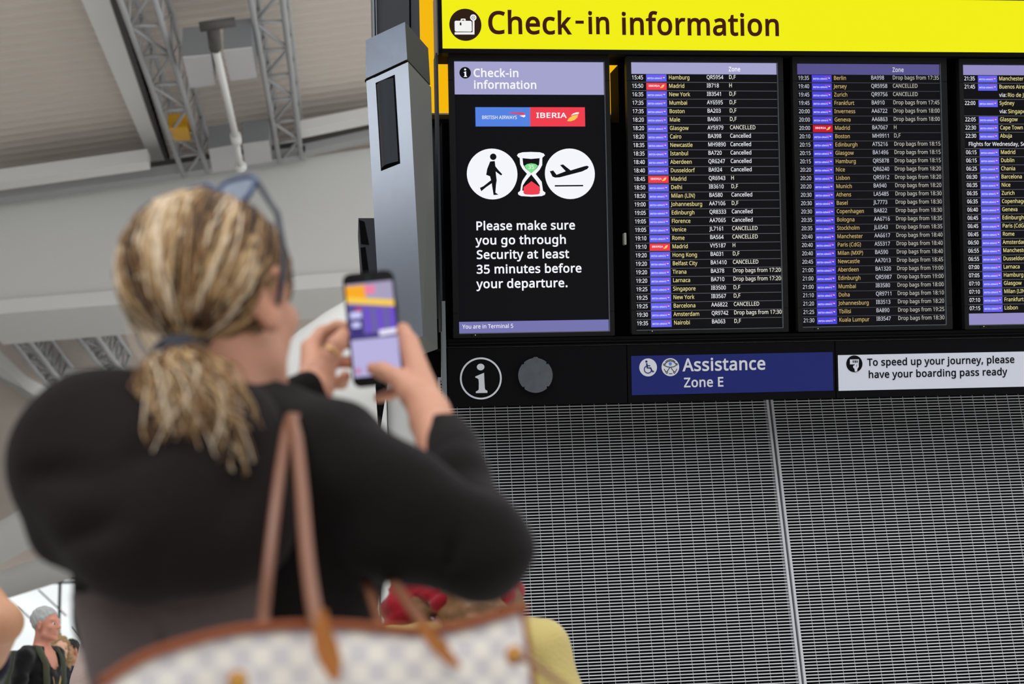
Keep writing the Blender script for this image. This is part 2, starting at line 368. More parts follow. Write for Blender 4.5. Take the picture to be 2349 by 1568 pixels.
y409/1,430 76,430 205,68 209,68 245,186 333,430 409,430 213,-85 188,-130 157,-164 138,-176 117,-185 94,-191 9,-186 9,-130 56,-135 86,-131 110,-118 130,-99 152,-59 174,-2
'''
def _inside(p, l):
    r = False
    for i in range(len(l)):
        (x0, y0), (x1, y1) = l[i - 1], l[i]
        if (y0 > p[1]) != (y1 > p[1]) and p[0] < (x1 - x0) * (p[1] - y0) / (y1 - y0) + x0:
            r = not r
    return r
def _fat(l, d):
    """push an outline outwards by d (inwards for d < 0)"""
    l = [p for i, p in enumerate(l) if (p[0] - l[i - 1][0]) ** 2 + (p[1] - l[i - 1][1]) ** 2 > 0.0105 ** 2]
    n = len(l)
    ar = sum(l[i - 1][0] * l[i][1] - l[i][0] * l[i - 1][1] for i in range(n))
    if ar < 0:
        l = l[::-1]
    out = []
    for i in range(n):
        a, b, c = Vector(l[i - 1]), Vector(l[i]), Vector(l[(i + 1) % n])
        e, f = (b - a).normalized(), (c - b).normalized()
        n0, n1 = Vector((e.y, -e.x)), Vector((f.y, -f.x))
        m = (n0 + n1)
        m = m / max(0.6, 1 + n0.dot(n1)) if m.length > 1e-4 else n0
        out.append((b.x + m.x * d, b.y + m.y * d))
    return out
def _area(l):
    return abs(sum(l[i - 1][0] * l[i][1] - l[i][0] * l[i - 1][1] for i in range(len(l)))) / 2
def _font(fat):
    G = {}
    for _l in _G.strip('\n').split('\n'):
        _c, _r = _l[0], _l[1:].split('/')
        lp = [[(int(a) / 1000, int(b) / 1000) for a, b in (t.split(',') for t in s.split(' '))] for s in _r[1:] if s]
        par = [sum(_inside(l[0], q) for q in lp if q is not l) for l in lp]
        own = [[j for j in range(len(lp)) if par[j] % 2 == 1 and _inside(lp[j][0], lp[i])] for i in range(len(lp))]
        if fat:
            fl = [_fat(l, fat if par[i] % 2 == 0 else -fat) for i, l in enumerate(lp)]
            ok = True
            for i in range(len(fl)):
                if par[i] % 2 == 0:
                    ls = [fl[i]] + [fl[j] for j in own[i]]
                    t, f = tess(ls)
                    want = _area(ls[0]) - sum(_area(q) for q in ls[1:])
                    ok = ok and abs(sum(_area([f[k] for k in q]) for q in t) - want) < 0.02 * want
            if ok:
                lp = fl
            else:
                print('plain outline kept for', _c)
        vs, fs = [], []
        for i, l in enumerate(lp):
            if par[i] % 2 == 0:
                t, f = tess([l] + [lp[j] for j in own[i]])
                fs += [tuple(k + len(vs) for k in q) for q in t]
                vs += f
        G[_c] = (int(_r[0]) / 1000 + fat * 1.2, vs, fs)
    return G
GLYPH, GLYPH_B = _font(0.006), _font(0.019)

# ------------------------------------------------------------------ soft bodies: one continuous surface from many rounded limbs
class Blob:
    def __init__(self, lo, hi, h):
        self.o = np.array(lo, dtype=np.float32)
        self.h = h
        n = np.ceil((np.array(hi) - np.array(lo)) / h).astype(int) + 1
        self.F = np.full(n, 1.0, dtype=np.float32)
    def _sub(self, lo, hi):
        i0 = np.maximum(0, np.floor((np.array(lo) - self.o) / self.h).astype(int))
        i1 = np.minimum(self.F.shape, np.ceil((np.array(hi) - self.o) / self.h).astype(int) + 1)
        if (i1 <= i0).any():
            return None
        sl = tuple(slice(a, b) for a, b in zip(i0, i1))
        g = [self.o[k] + self.h * np.arange(i0[k], i1[k], dtype=np.float32) for k in range(3)]
        return sl, g[0][:, None, None], g[1][None, :, None], g[2][None, None, :]
    def _min(self, sl, d, k):
        a = self.F[sl]
        if k < 0:                                 # carve
            self.F[sl] = np.maximum(a, -d)
            return
        hh = np.maximum(k - np.abs(a - d), 0) / max(k, 1e-6)
        self.F[sl] = np.minimum(a, d) - hh * hh * (k * 0.25)
    def cap(self, a, b, ra, rb=None, k=0.02):
        rb = ra if rb is None else rb
        a = np.array(a, dtype=np.float32)
        b = np.array(b, dtype=np.float32)
        mg = max(ra, rb) + abs(k) + 3 * self.h
        s = self._sub(np.minimum(a, b) - mg, np.maximum(a, b) + mg)
        if s is None:
            return self
        sl, X, Y, Z = s
        ab = b - a
        L = float(ab @ ab) + 1e-9
        t = np.clip(((X - a[0]) * ab[0] + (Y - a[1]) * ab[1] + (Z - a[2]) * ab[2]) / L, 0, 1)
        d = np.sqrt((X - a[0] - t * ab[0]) ** 2 + (Y - a[1] - t * ab[1]) ** 2 + (Z - a[2] - t * ab[2]) ** 2) - (ra + (rb - ra) * t)
        self._min(sl, d, k)
        return self
    def chain(self, pts, rs, k=0.02):
        for i in range(len(pts) - 1):
            self.cap(pts[i], pts[i + 1], rs[i], rs[i + 1], k)
        return self
    def ell(self, c, r, R=None, k=0.02):
        c = np.array(c, dtype=np.float32)
        r = np.array(r, dtype=np.float32)
        mg = float(r.max()) + abs(k) + 3 * self.h
        s = self._sub(c - mg, c + mg)
        if s is None:
            return self
        sl, X, Y, Z = s
        x, y, z = X - c[0], Y - c[1], Z - c[2]
        if R is not None:                          # R: 3x3, columns are the ellipsoid's axes
            R = np.array(R, dtype=np.float32)
            x, y, z = (R[0, 0] * x + R[1, 0] * y + R[2, 0] * z, R[0, 1] * x + R[1, 1] * y + R[2, 1] * z, R[0, 2] * x + R[1, 2] * y + R[2, 2] * z)
        k0 = np.sqrt((x / r[0]) ** 2 + (y / r[1]) ** 2 + (z / r[2]) ** 2)
        k1 = np.sqrt((x / r[0] ** 2) ** 2 + (y / r[1] ** 2) ** 2 + (z / r[2] ** 2) ** 2) + 1e-6
        self._min(sl, k0 * (k0 - 1) / k1, k)
        return self
    def ripple(self, amp, freq, seed=0):
        """cloth folds"""
        g = [self.o[k] + self.h * np.arange(self.F.shape[k], dtype=np.float32) for k in range(3)]
        rng = np.random.RandomState(seed)
        X, Y, Z = g[0][:, None, None], g[1][None, :, None], g[2][None, None, :]
        for q in range(4):
            w = rng.normal(size=3) * freq
            w2 = rng.normal(size=3) * freq * 0.5
            self.F += (amp * np.sin(w[0] * X + w[1] * Y + w[2] * Z + 2.0 * np.sin(w2[0] * X + w2[1] * Y + w2[2] * Z) + q)).astype(np.float32)
        return self
    def cut(self, p, n):
        """remove what lies beyond a plane"""
        g = [self.o[k] + self.h * np.arange(self.F.shape[k], dtype=np.float32) for k in range(3)]
        d = (g[0][:, None, None] - p[0]) * n[0] + (g[1][None, :, None] - p[1]) * n[1] + (g[2][None, None, :] - p[2]) * n[2]
        self.F = np.maximum(self.F, d.astype(np.float32))
        return self
    def build(self, name, m, parent=None, origin=None):
        Fd, h = self.F, self.h
        Fd[0], Fd[-1], Fd[:, 0], Fd[:, -1], Fd[:, :, 0], Fd[:, :, -1] = 1, 1, 1, 1, 1, 1
        S = Fd < 0
        n = np.array(Fd.shape) - 1
        cnt = np.zeros(n, dtype=np.int8)
        for dx in (0, 1):
            for dy in (0, 1):
                for dz in (0, 1):
                    cnt += S[dx:dx + n[0], dy:dy + n[1], dz:dz + n[2]]
        I = np.argwhere((cnt > 0) & (cnt < 8))
        pos = np.zeros((len(I), 3), dtype=np.float32)
        num = np.zeros(len(I), dtype=np.float32)
        cs = [(x, y, z) for x in (0, 1) for y in (0, 1) for z in (0, 1)]
        for ca in cs:
            for ax in range(3):
                if ca[ax]:
                    continue
                cb = list(ca)
                cb[ax] = 1
                fa = Fd[I[:, 0] + ca[0], I[:, 1] + ca[1], I[:, 2] + ca[2]]
                fb = Fd[I[:, 0] + cb[0], I[:, 1] + cb[1], I[:, 2] + cb[2]]
                ok = (fa < 0) != (fb < 0)
                t = np.where(ok, fa / np.where(ok, fa - fb, 1), 0)
                p = np.tile(np.array(ca, dtype=np.float32), (len(I), 1))
                p[:, ax] += t
                pos += p * ok[:, None]
                num += ok
        V = (I + pos / np.maximum(num, 1)[:, None]) * h + self.o
        vid = np.full(n, -1, dtype=np.int64)
        vid[I[:, 0], I[:, 1], I[:, 2]] = np.arange(len(I))
        quads = []
        for ax in range(3):
            b, c = (ax + 1) % 3, (ax + 2) % 3
            s0 = [slice(None)] * 3
            s1 = [slice(None)] * 3
            s0[ax], s1[ax] = slice(0, -1), slice(1, None)
            E = np.argwhere(S[tuple(s0)] != S[tuple(s1)])
            E = E[(E[:, b] > 0) & (E[:, c] > 0) & (E[:, b] < n[b]) & (E[:, c] < n[c])]
            def g(db, dc):
                q = E.copy()
                q[:, b] -= db
                q[:, c] -= dc
                return vid[q[:, 0], q[:, 1], q[:, 2]]
            Q = np.stack([g(1, 1), g(0, 1), g(0, 0), g(1, 0)], 1)
            ins = S[E[:, 0], E[:, 1], E[:, 2]]
            Q[~ins] = Q[~ins][:, ::-1]
            quads.append(Q)
        Q = np.concatenate(quads)
        if origin is not None:
            V = V - np.array(origin, dtype=np.float32)
        me = bpy.data.meshes.new(name)
        me.vertices.add(len(V))
        me.vertices.foreach_set('co', V.astype(np.float32).ravel())
        me.loops.add(Q.size)
        me.loops.foreach_set('vertex_index', Q.astype(np.int32).ravel())
        me.polygons.add(len(Q))
        me.polygons.foreach_set('loop_start', np.arange(0, Q.size, 4, dtype=np.int32))
        me.polygons.foreach_set('use_smooth', np.ones(len(Q), dtype=bool))
        me.update(calc_edges=True)
        me.validate()
        me.materials.append(m)
        o = bpy.data.objects.new(name, me)
        COL.objects.link(o)
        if parent:
            o.parent = parent
        return o

# ================================================================== THE INFORMATION WALL
# the wall of screens leans forward a little; its own frame: u right, v up, w out towards the hall
_BO = P(1217, 450, 5.2)
_BV = (RM @ Vector((-0.0186, 1, -0.0127))).normalized()
_BX = Vector((1, 0, 0))
_BV = (_BV - _BX * _BV.dot(_BX)).normalized()
_BN = _BX.cross(_BV)
BM = Matrix.Translation(_BO) @ Matrix((_BX, _BV, _BN)).transposed().to_4x4()
BMI = BM.inverted()
def bl(px, py, w=0.0):
    q = BMI @ on_plane(px, py, _BO + _BN * w, _BN)
    return q.x, q.y
PX = 5.2 / F

BLACK = mat('black_powder_coat', rgb(14, 14, 16), 0.55, spec=0.04)
BLACKER = mat('dark_recess', rgb(9, 9, 10), 0.8, spec=0.05)
BEZEL = mat('bezel_plastic', rgb(28, 27, 27), 0.5, spec=0.08)
ALU = mat('brushed_aluminium_edge', rgb(120, 128, 134), 0.35, 0.7)
GREYM = mat('dark_grey_cladding', rgb(48, 51, 58), 0.5, spec=0.25)

SCR = glow('screen_black', rgb(12, 12, 17))
T_W = glow('screen_white', rgb(245, 245, 252))
T_Y = glow('screen_city_yellow', rgb(235, 222, 150))
T_Z = glow('screen_remark_cream', rgb(238, 236, 222))
LINE = glow('screen_rule', rgb(112, 112, 122))
BAB = glow('screen_logo_blue', rgb(100, 98, 238))
RED = glow('screen_logo_red', rgb(240, 62, 78))
PINK = glow('screen_logo_pink', rgb(205, 60, 190))
LEAF = glow('screen_leaf_yellow', rgb(250, 200, 80))
LILAC = glow('screen_lilac', rgb(163, 163, 206))
LILAC2 = glow('screen_lilac_footer', rgb(118, 116, 176))
LILAC3 = glow('screen_lilac_violet', rgb(88, 82, 140))
LILAC4 = glow('screen_lilac_pale', rgb(148, 140, 196))
TW2 = glow('screen_white_dim', rgb(205, 205, 218))
TY2 = glow('screen_city_amber', rgb(205, 176, 112))
TZ2 = glow('screen_remark_dim', rgb(190, 188, 178))
LINE2 = glow('screen_rule_dim', rgb(84, 84, 94))
BAB2 = glow('screen_logo_blue_deep', rgb(76, 70, 222))
RED2 = glow('screen_logo_crimson', rgb(205, 22, 52))
BLUEBOX = glow('screen_airline_blue', rgb(84, 130, 226))

def ba_logo(mb, x, y, w, h, blue, z, big=False):
    mb.poly([[(x, y), (x + w, y), (x + w, y + h), (x, y + h)]], blue, z)
    z += 0.0006
    if big:
        tx, tw, ch, ty = x + w * 0.12, w * 0.635, h * 0.17, y + h * 0.385
    else:
        tx, tw, ch, ty = x + w * 0.06, w * 0.72, h * 0.22, y + h * 0.33
    mb.text('BRITISH AIRWAYS', tx, ty, ch, T_W, z, width=tw)
    X = lambda a: x + w * a
    Y = lambda b: y + h * b
    red = RED if big else PINK
    mb.poly([[(X(.60), Y(.72)), (X(.70), Y(.73)), (X(.87), Y(.73)), (X(.905), Y(.64)), (X(.90), Y(.56)), (X(.86), Y(.62)), (X(.78), Y(.645)), (X(.68), Y(.66))]], red, z)
    mb.poly([[(X(.80), Y(.56)), (X(.905), Y(.60)), (X(.91), Y(.52)), (X(.88), Y(.47))]], T_W, z + 0.0003)
def ib_logo(mb, x, y, w, h, red, z):
    mb.poly([[(x, y), (x + w, y), (x + w, y + h), (x, y + h)]], red, z)
    z += 0.0006
    mb.text('IBERIA', x + w * 0.12, y + h * 0.45, h * 0.26, T_W, z, width=w * 0.54, bold=1)
    X = lambda a: x + w * a
    Y = lambda b: y + h * b
    mb.poly([[(X(.67), Y(.28)), (X(.70), Y(.42)), (X(.77), Y(.56)), (X(.875), Y(.62)), (X(.86), Y(.47)), (X(.81), Y(.34)), (X(.74), Y(.27))]], LEAF, z)
    mb.poly([[(X(.74), Y(.56)), (X(.78), Y(.67)), (X(.84), Y(.73)), (X(.89), Y(.74)), (X(.885), Y(.655)), (X(.80), Y(.615))]], T_W, z)

def local(px, py):
    return bl(px, py)
def display(name, label, cx, cy, outer, active, group):
    """housing, raised bezel and lit panel; returns the thing, its screen and a converter to its own coordinates"""
    o0, o1 = bl(*outer[0]), bl(*outer[1])
    a0, a1 = bl(*active[0]), bl(*active[1])
    cxy = ((o0[0] + o1[0]) / 2, (o0[1] + o1[1]) / 2)
    t = thing(name, label, 'screen', BM @ at((cxy[0], cxy[1], 0)), group)
    s = lambda p: (p[0] - cxy[0], p[1] - cxy[1])
    o0, o1, a0, a1 = s(o0), s(o1), s(a0), s(a1)      # 0 = lower left, 1 = upper right
    mb = MB()
    fr = 0.012
    mb.poly([rrect(o0[0], o0[1], o1[0], o1[1], 0.004), [(a0[0], a0[1]), (a1[0], a0[1]), (a1[0], a1[1]), (a0[0], a1[1])]], BEZEL, fr, 0.03)
    # corner joints of the bezel and a chamfered inner lip
    for yy in (o0[1] + 0.09, o1[1] - 0.09):
        for xx in (o0[0], o1[0] - 0.016):
            mb.box((xx - 0.0006, yy - 0.0006, fr - 0.002), (xx + 0.0166, yy + 0.0006, fr + 0.0006), BLACKER)
    mb.build('bezel', t)
    mb = MB()
    e = 0.0028
    mb.box((a1[0] - e, a0[1], 0.0), (a1[0], a1[1], fr - 0.003), ALU)
    mb.box((a0[0], a0[1], 0.0), (a1[0], a0[1] + e * 0.8, fr - 0.003), ALU)
    mb.build('inner_lip', t)['label'] = 'pale metal lip inside the bezel'
    mb = MB()
    mb.box((o0[0] + 0.012, o0[1] + 0.012, -0.085), (o1[0] - 0.012, o1[1] - 0.012, -0.019), BLACK)
    mb.box((o1[0] - 0.02, o0[1] + 0.2, -0.10), (o1[0] + 0.014, o1[1] - 0.12, -0.06), BLACKER)
    mb.build('housing', t)
    mb = MB()
    for k, c in ((0.0, BLACKER), (0.0135, T_Y), (0.034, BEZEL)):
        mb.ball((a0[0] + 0.045 + k, o0[1] + 0.011, fr), 0.0028 if c is not T_Y else 0.0016, c, 8, 6)
    mb.build('status_light', t)
    mb = MB()
    mb.box((a0[0], a0[1], -0.012), (a1[0], a1[1], 0.0), SCR)
    s_o = mb.build('screen', t)
    return t, s_o, (lambda px, py: s(bl(px, py))), a0, a1

def flight_board(label, outer, active, head, first, last, nrow, cols, rows, pal, group, zone=True, foot=None):
    tw, ty, tz, ln, blue, red, lil, ztxt = pal
    t, s_o, c, a0, a1 = display('departure_screen', label, 0, 0, outer, active, group)
    Z = 0.0008
    x0, x1 = a0[0] + 0.001, a1[0] - 0.0035
    yh = c(cols[0], head)[1]
    mb = MB()
    mb.poly([[(x0, yh), (x1, yh), (x1, a1[1] - 0.0015), (x0, a1[1] - 0.0015)]], lil, Z)
    if zone:
        zx = c(cols[4], head)
        mb.text('Zone', zx[0], yh + 0.0115, 0.0165, ztxt, Z + 0.0006, width=0.044, bold=1)
    mb.build('header_band', s_o)['label'] = 'lilac band across the top of the screen'
    vf, vl = c(cols[0], first)[1], c(cols[0] + 9, last)[1]
    pitch = (vf - vl) / (nrow - 2)
    u = [c(q, first - 10)[0] for q in cols]
    for i, r in enumerate(rows):
        base = vf - pitch * (i - 0.0)                 # rule under this row
        mb = MB()
        by = base + pitch * 0.335
        cap = pitch * 0.45
        mb.poly([[(x0, base + 0.001), (x1, base + 0.001), (x1, base + pitch - 0.001), (x0, base + pitch - 0.001)]], SCR, Z * 0.5)
        nxt = rows[i + 1] if i + 1 < len(rows) else None
        if i < len(rows) - 1 and not (nxt and nxt[0] in ('via', 'note')):
            mb.poly([[(x0, base - 0.0007), (x1, base - 0.0007), (x1, base + 0.0007), (x0, base + 0.0007)]], ln, Z)
        if r[0] == 'via':
            mb.text('via:', u[2], by, cap, tw, Z)
            mb.text(r[1], u[2] + 0.0335, by, cap, ty, Z)
        elif r[0] == 'note':
            mb.text(r[1], u[0] + 0.011, by, cap, tw, Z)
        else:
            mb.text(r[0], u[0], by, cap, tw, Z, width=26.3 * PX)
            lw, lh = 48.3 * PX, pitch * 0.84
            ly = base + pitch * 0.08
            if r[1] == 'I':
                ib_logo(mb, u[1], ly, lw, lh, red, Z)
            else:
                ba_logo(mb, u[1], ly, lw, lh, blue, Z)
            mb.text(r[2], u[2], by + 0.0004, cap, ty, Z, xs=0.87)
            if len(r) > 3:
                mb.text(r[3], u[3], by + 0.0022, cap, tw, Z, xs=0.85)
                mb.text(r[4], u[4], by + 0.003, cap, tz if r[4] != 'Cancelled' else tw, Z, xs=0.868)
        mb.build('flight_row', s_o)
    if foot:
        yf = c(cols[0] + 10, foot)[1]
        mb = MB()
        mb.poly([[(x0, a0[1] + 0.003), (x1, a0[1] + 0.003), (x1, yf), (x0, yf)]], lil, Z)
        mb.build('footer_band', s_o)
    return t

D = 'Drop bags from '
X, Cc = 'CANCELLED', 'Cancelled'
R1 = '''15:45|B|Hamburg|QR5954|D,F
15:50|I|Madrid|IB718|H
16:35|B|New York|IB3541|D,F
17:35|B|Mumbai|AY6595|D,F
17:35|B|Boston|BA203|D,F
18:20|B|Male|BA061|D,F
18:20|B|Glasgow|AY5979|X
18:20|B|Cairo|BA398|c
18:35|B|Newcastle|MH9890|c
18:35|B|Istanbul|BA720|c
18:40|B|Aberdeen|QR6247|c
18:40|B|Dusseldorf|BA924|c
18:45|I|Madrid|QR6943|H
18:50|B|Delhi|IB3610|D,F
18:50|B|Milan (LIN)|BA580|c
19:00|B|Johannesburg|AA7106|D,F
19:05|B|Edinburgh|QR8333|c
19:05|B|Florence|AA7065|c
19:05|B|Venice|JL7161|X
19:10|B|Rome|BA564|X
19:10|I|Madrid|VY5187|H
19:20|B|Hong Kong|BA031|D,F
19:20|B|Belfast City|BA1410|X
19:20|B|Tirana|BA378|17:20
19:20|B|Larnaca|BA710|17:20
19:25|B|Singapore|IB3500|D,F
19:25|B|New York|IB3567|D,F
19:25|B|Barcelona|AA6822|X
19:30|B|Amsterdam|QR9742|17:30
19:35|B|Nairobi|BA063|D,F'''
R2 = '''19:35|B|Berlin|BA998|17:35
19:40|B|Jersey|QR5958|X
19:45|B|Zurich|QR9756|X
19:45|B|Frankfurt|BA910|17:45
20:00|B|Inverness|AA6722|18:00
20:00|B|Geneva|AA6863|18:00
20:00|I|Madrid|BA7067|H
20:10|B|Boston|MH9911|D,F
20:15|B|Edinburgh|AT5216|18:15
20:15|B|Glasgow|BA1496|18:15
20:15|B|Hamburg|QR5878|18:15
20:20|B|Nice|QR6240|18:20
20:20|B|Lisbon|QR5912|18:20
20:20|B|Munich|BA940|18:20
20:30|B|Athens|LA5485|18:30
20:30|B|Basel|JL7773|18:30
20:30|B|Copenhagen|BA822|18:30
20:35|B|Bologna|AA6716|18:35
20:35|B|Stockholm|JL6543|18:35
20:40|B|Manchester|AA6617|18:40
20:40|B|Paris (CdG)|AS5317|18:40
20:40|B|Milan (MXP)|BA590|18:40
20:45|B|Newcastle|AA7013|18:45
21:00|B|Aberdeen|BA1320|19:00
21:00|B|Edinburgh|QR5987|19:00
21:00|B|Mumbai|IB3580|18:00
21:10|B|Doha|QR9711|18:10
21:20|B|Johannesburg|IB3513|18:20
21:25|B|Tbilisi|BA890|19:25
21:30|B|Kuala Lumpur|IB3547|18:30'''
R3 = '''21:35|B|Manchester
21:45|B|Buenos Aires
via|Rio de Janeiro
22:00|B|Sydney
via|Singapore
22:05|B|Glasgow
22:30|B|Cape Town
22:30|B|Abuja
note|Flights for Wednesday, September
06:15|B|Madrid
06:15|B|Dublin
06:25|B|Chania
06:30|B|Barcelona
06:35|B|Nice
06:35|B|Zurich
06:35|B|Copenhagen
06:40|B|Geneva
06:45|B|Edinburgh
06:45|B|Paris (CdG)
06:45|B|Rome
06:50|B|Amsterdam
06:55|B|Manchester
06:55|B|Dusseldorf
07:00|B|Larnaca
07:05|B|Hamburg
07:10|B|Glasgow
07:10|B|Milan (LIN)
07:10|B|Frankfurt
07:15|B|Lisbon'''
def rows_of(s):
    out = []
    for l in s.split('\n'):
        q = l.split('|')
        if len(q) > 4:
            q[4] = {'X': X, 'c': Cc}.get(q[4], q[4])
            if ':' in q[4]:
                q[4] = D + q[4]
        out.append(q)
    return out
SG = 'flight information screens in the wall'
flight_board('tall flight screen beginning 15:45 Hamburg, beside the walking-figure screen', ((1448, 767), (1793.5, 132.5)), ((1459, 758), (1782.5, 144)),
             169.5, 188.3, 732.8, 30, (1449.5, 1482, 1534, 1621, 1672), rows_of(R1), (T_W, T_Y, T_Z, LINE, BAB, RED, LILAC, T_W), SG)
flight_board('tall flight screen with dim violet header, beginning 19:35 Berlin', ((1829, 761), (2168, 134)), ((1839.5, 751), (2156, 147)),
             170.8, 189.4, 726.3, 30, (1831, 1862, 1912.5, 1998, 2047.5), rows_of(R2), (TW2, TY2, TZ2, LINE2, BAB2, RED2, LILAC3, TW2), SG)
flight_board('rightmost flight screen, beginning 21:35 Manchester, cut by the frame', ((2211, 756), (2549, 138)), ((2220, 746.5), (2538, 150)),
             172, 190.5, 717.5, 30, (2212, 2243, 2291.5, 2377, 2427), rows_of(R3), (T_W, T_Y, T_Z, LINE, BAB, RED, LILAC4, T_W), SG, zone=False, foot=719)

# ---- the guidance screen with pictograms
t, s_o, c, a0, a1 = display('guidance_screen', 'tall screen with walking figure, hourglass and aeroplane pictograms', 0, 0,
                            ((1040, 776), (1396, 130.5)), ((1053, 766), (1386, 142)), SG)
Z = 0.0008
x0, x1 = a0[0] + 0.001, a1[0] - 0.0035
mb = MB()
yh = c(1043, 216.5)[1]
mb.poly([[(x0, yh), (x1, yh), (x1, a1[1] - 0.0015), (x0, a1[1] - 0.0015)]], LILAC, Z)
q = c(1067, 167)
mb.disc(q, 13.2 * PX, SCR, Z + 0.0004)
def info_i(mb, cx, cy, s, m, z):
    """serifed letter i of the information sign; s = height of the whole letter"""
    pts = [(485, 545), (592, 503), (594, 600), (598, 690), (605, 708), (628, 720), (628, 745), (488, 745), (488, 726), (512, 715), (524, 700), (526, 620), (523, 578), (505, 566), (486, 559)]
    k = s / 350.0
    mb.poly([[(cx + (a - 552) * k, cy - (b - 570) * k) for a, b in pts][::-1]], m, z)
    mb.disc((cx, cy + (570 - 433) * k), 46 * k, m, z, 24, 40 * k)
info_i(mb, q[0], q[1], 19 * PX, T_W, Z + 0.0008)
for txt, px, py, w in (('Check-in', 1087, 176, 104), ('information', 1087.5, 203, 145)):
    q = c(px, py)
    mb.text(txt, q[0], q[1], 18.2 * PX, T_W, Z + 0.0006, width=w * PX, bold=1)
mb.build('header_band', s_o)['label'] = 'lilac heading with round information mark'
mb = MB()
q0, q1 = c(1091, 290), c(1216, 246)
ba_logo(mb, q0[0], q0[1], q1[0] - q0[0], q1[1] - q0[1], BLUEBOX, Z, True)
mb.build('airline_logo', s_o)['label'] = 'blue airline logo box'
mb = MB()
q0, q1 = c(1216.3, 290), c(1341.5, 246)
ib_logo(mb, q0[0], q0[1], q1[0] - q0[0], q1[1] - q0[1], RED, Z)
mb.build('airline_logo', s_o)['label'] = 'red airline logo box'
def zpoly(mb, pts, m, z, k=3.408, ox=820, oy=0):
    mb.poly([[c(ox + a / k, oy + b / k) for a, b in pts]], m, z)
# walking figure
mb = MB()
q = c(1129, 399)
mb.disc(q, 58.2 * PX, T_W, Z)
q = c(1131.3, 359.5)
mb.disc(q, 7.4 * PX, SCR, Z + 0.0004, 24)
zpoly(mb, [(1037, 1262), (1073, 1258), (1078, 1300), (1100, 1328), (1132, 1362), (1122, 1371), (1080, 1340), (1088, 1411), (1083, 1440), (1078, 1505), (1102, 1521), (1064, 1524), (1052, 1452), (1050, 1432), (1006, 1462), (968, 1494), (957, 1468), (985, 1455), (1044, 1408), (1036, 1378), (1022, 1372), (1006, 1366), (1014, 1320)], SCR, Z + 0.0004)
mb.build('walking_pictogram', s_o)['label'] = 'black walking figure on a white disc'
# hourglass
mb = MB()
zpoly(mb, [(1247, 1214), (1256, 1200), (1290, 1190), (1355, 1187), (1425, 1190), (1456, 1200), (1465, 1214), (1450, 1228), (1445, 1234), (1444, 1290), (1425, 1325), (1393, 1360), (1440, 1420), (1450, 1490), (1470, 1506), (1465, 1522), (1440, 1532), (1360, 1537), (1280, 1532), (1258, 1522), (1254, 1506), (1273, 1490), (1280, 1440), (1290, 1410), (1325, 1358), (1290, 1320), (1272, 1285), (1268, 1234), (1256, 1228)], T_W, Z)
zpoly(mb, [(1290, 1236), (1356, 1242), (1424, 1236), (1420, 1285), (1400, 1318), (1358, 1354), (1315, 1318), (1295, 1285)], SCR, Z + 0.0004)
zpoly(mb, [(1358, 1364), (1400, 1415), (1424, 1450), (1428, 1490), (1288, 1490), (1292, 1450), (1315, 1415)], SCR, Z + 0.0004)
GREEN = glow('screen_sand_green', rgb(122, 222, 136))
zpoly(mb, [(1306, 1296), (1325, 1282), (1357, 1276), (1390, 1281), (1410, 1294), (1396, 1320), (1357, 1354), (1318, 1318)], GREEN, Z + 0.0008)
zpoly(mb, [(1360, 1416), (1426, 1462), (1424, 1512), (1410, 1519), (1360, 1522), (1312, 1519), (1298, 1510), (1298, 1462)], RED, Z + 0.0008)
q = c(820 + 1336 / 3.408, 1320 / 3.408)
mb.text('35', q[0], q[1], 8.6 * PX, T_W, Z + 0.0012, width=13.6 * PX)
mb.build('hourglass_pictogram', s_o)['label'] = 'white hourglass with green and red sand'
# aeroplane
mb = MB()
q = c(1307.3, 398.5)
mb.disc(q, 58.2 * PX, T_W, Z)
zpoly(mb, [(1503, 1338), (1530, 1332), (1556, 1366), (1628, 1338), (1583, 1290), (1607, 1285), (1666, 1332), (1770, 1300), (1795, 1295), (1809, 1303), (1797, 1320), (1755, 1340), (1580, 1386), (1545, 1388), (1524, 1380)], SCR, Z + 0.0004)
zpoly(mb, [(1542, 1447), (1764, 1445), (1764, 1456), (1542, 1458)], SCR, Z + 0.0004)
mb.build('aeroplane_pictogram', s_o)['label'] = 'black departing aeroplane on a white disc'
mb = MB()
for txt, px, py, w in (('Please make sure', 1092.5, 527.5, 229), ('you go through', 1093, 560.5, 208), ('Security at least', 1094.5, 593.5, 212.5), ('35 minutes before', 1094.5, 627, 242), ('your departure.', 1095, 660.5, 209.5)):
    q = c(px, py)
    mb.text(txt, q[0], q[1], 19.6 * PX, T_W, Z, width=w * PX, bold=1)
mb.build('message_text', s_o)['label'] = 'white five-line security notice'
mb = MB()
yf = c(1052, 738)[1]
mb.poly([[(x0, a0[1] + 0.003), (x1, a0[1] + 0.003), (x1, yf), (x0, yf)]], LILAC2, Z)
q = c(1061.5, 753.5)
mb.text('You are in Terminal 5', q[0], q[1], 8.8 * PX, T_W, Z + 0.0006, width=116 * PX)
mb.build('footer_band', s_o)['label'] = 'lilac footer line'

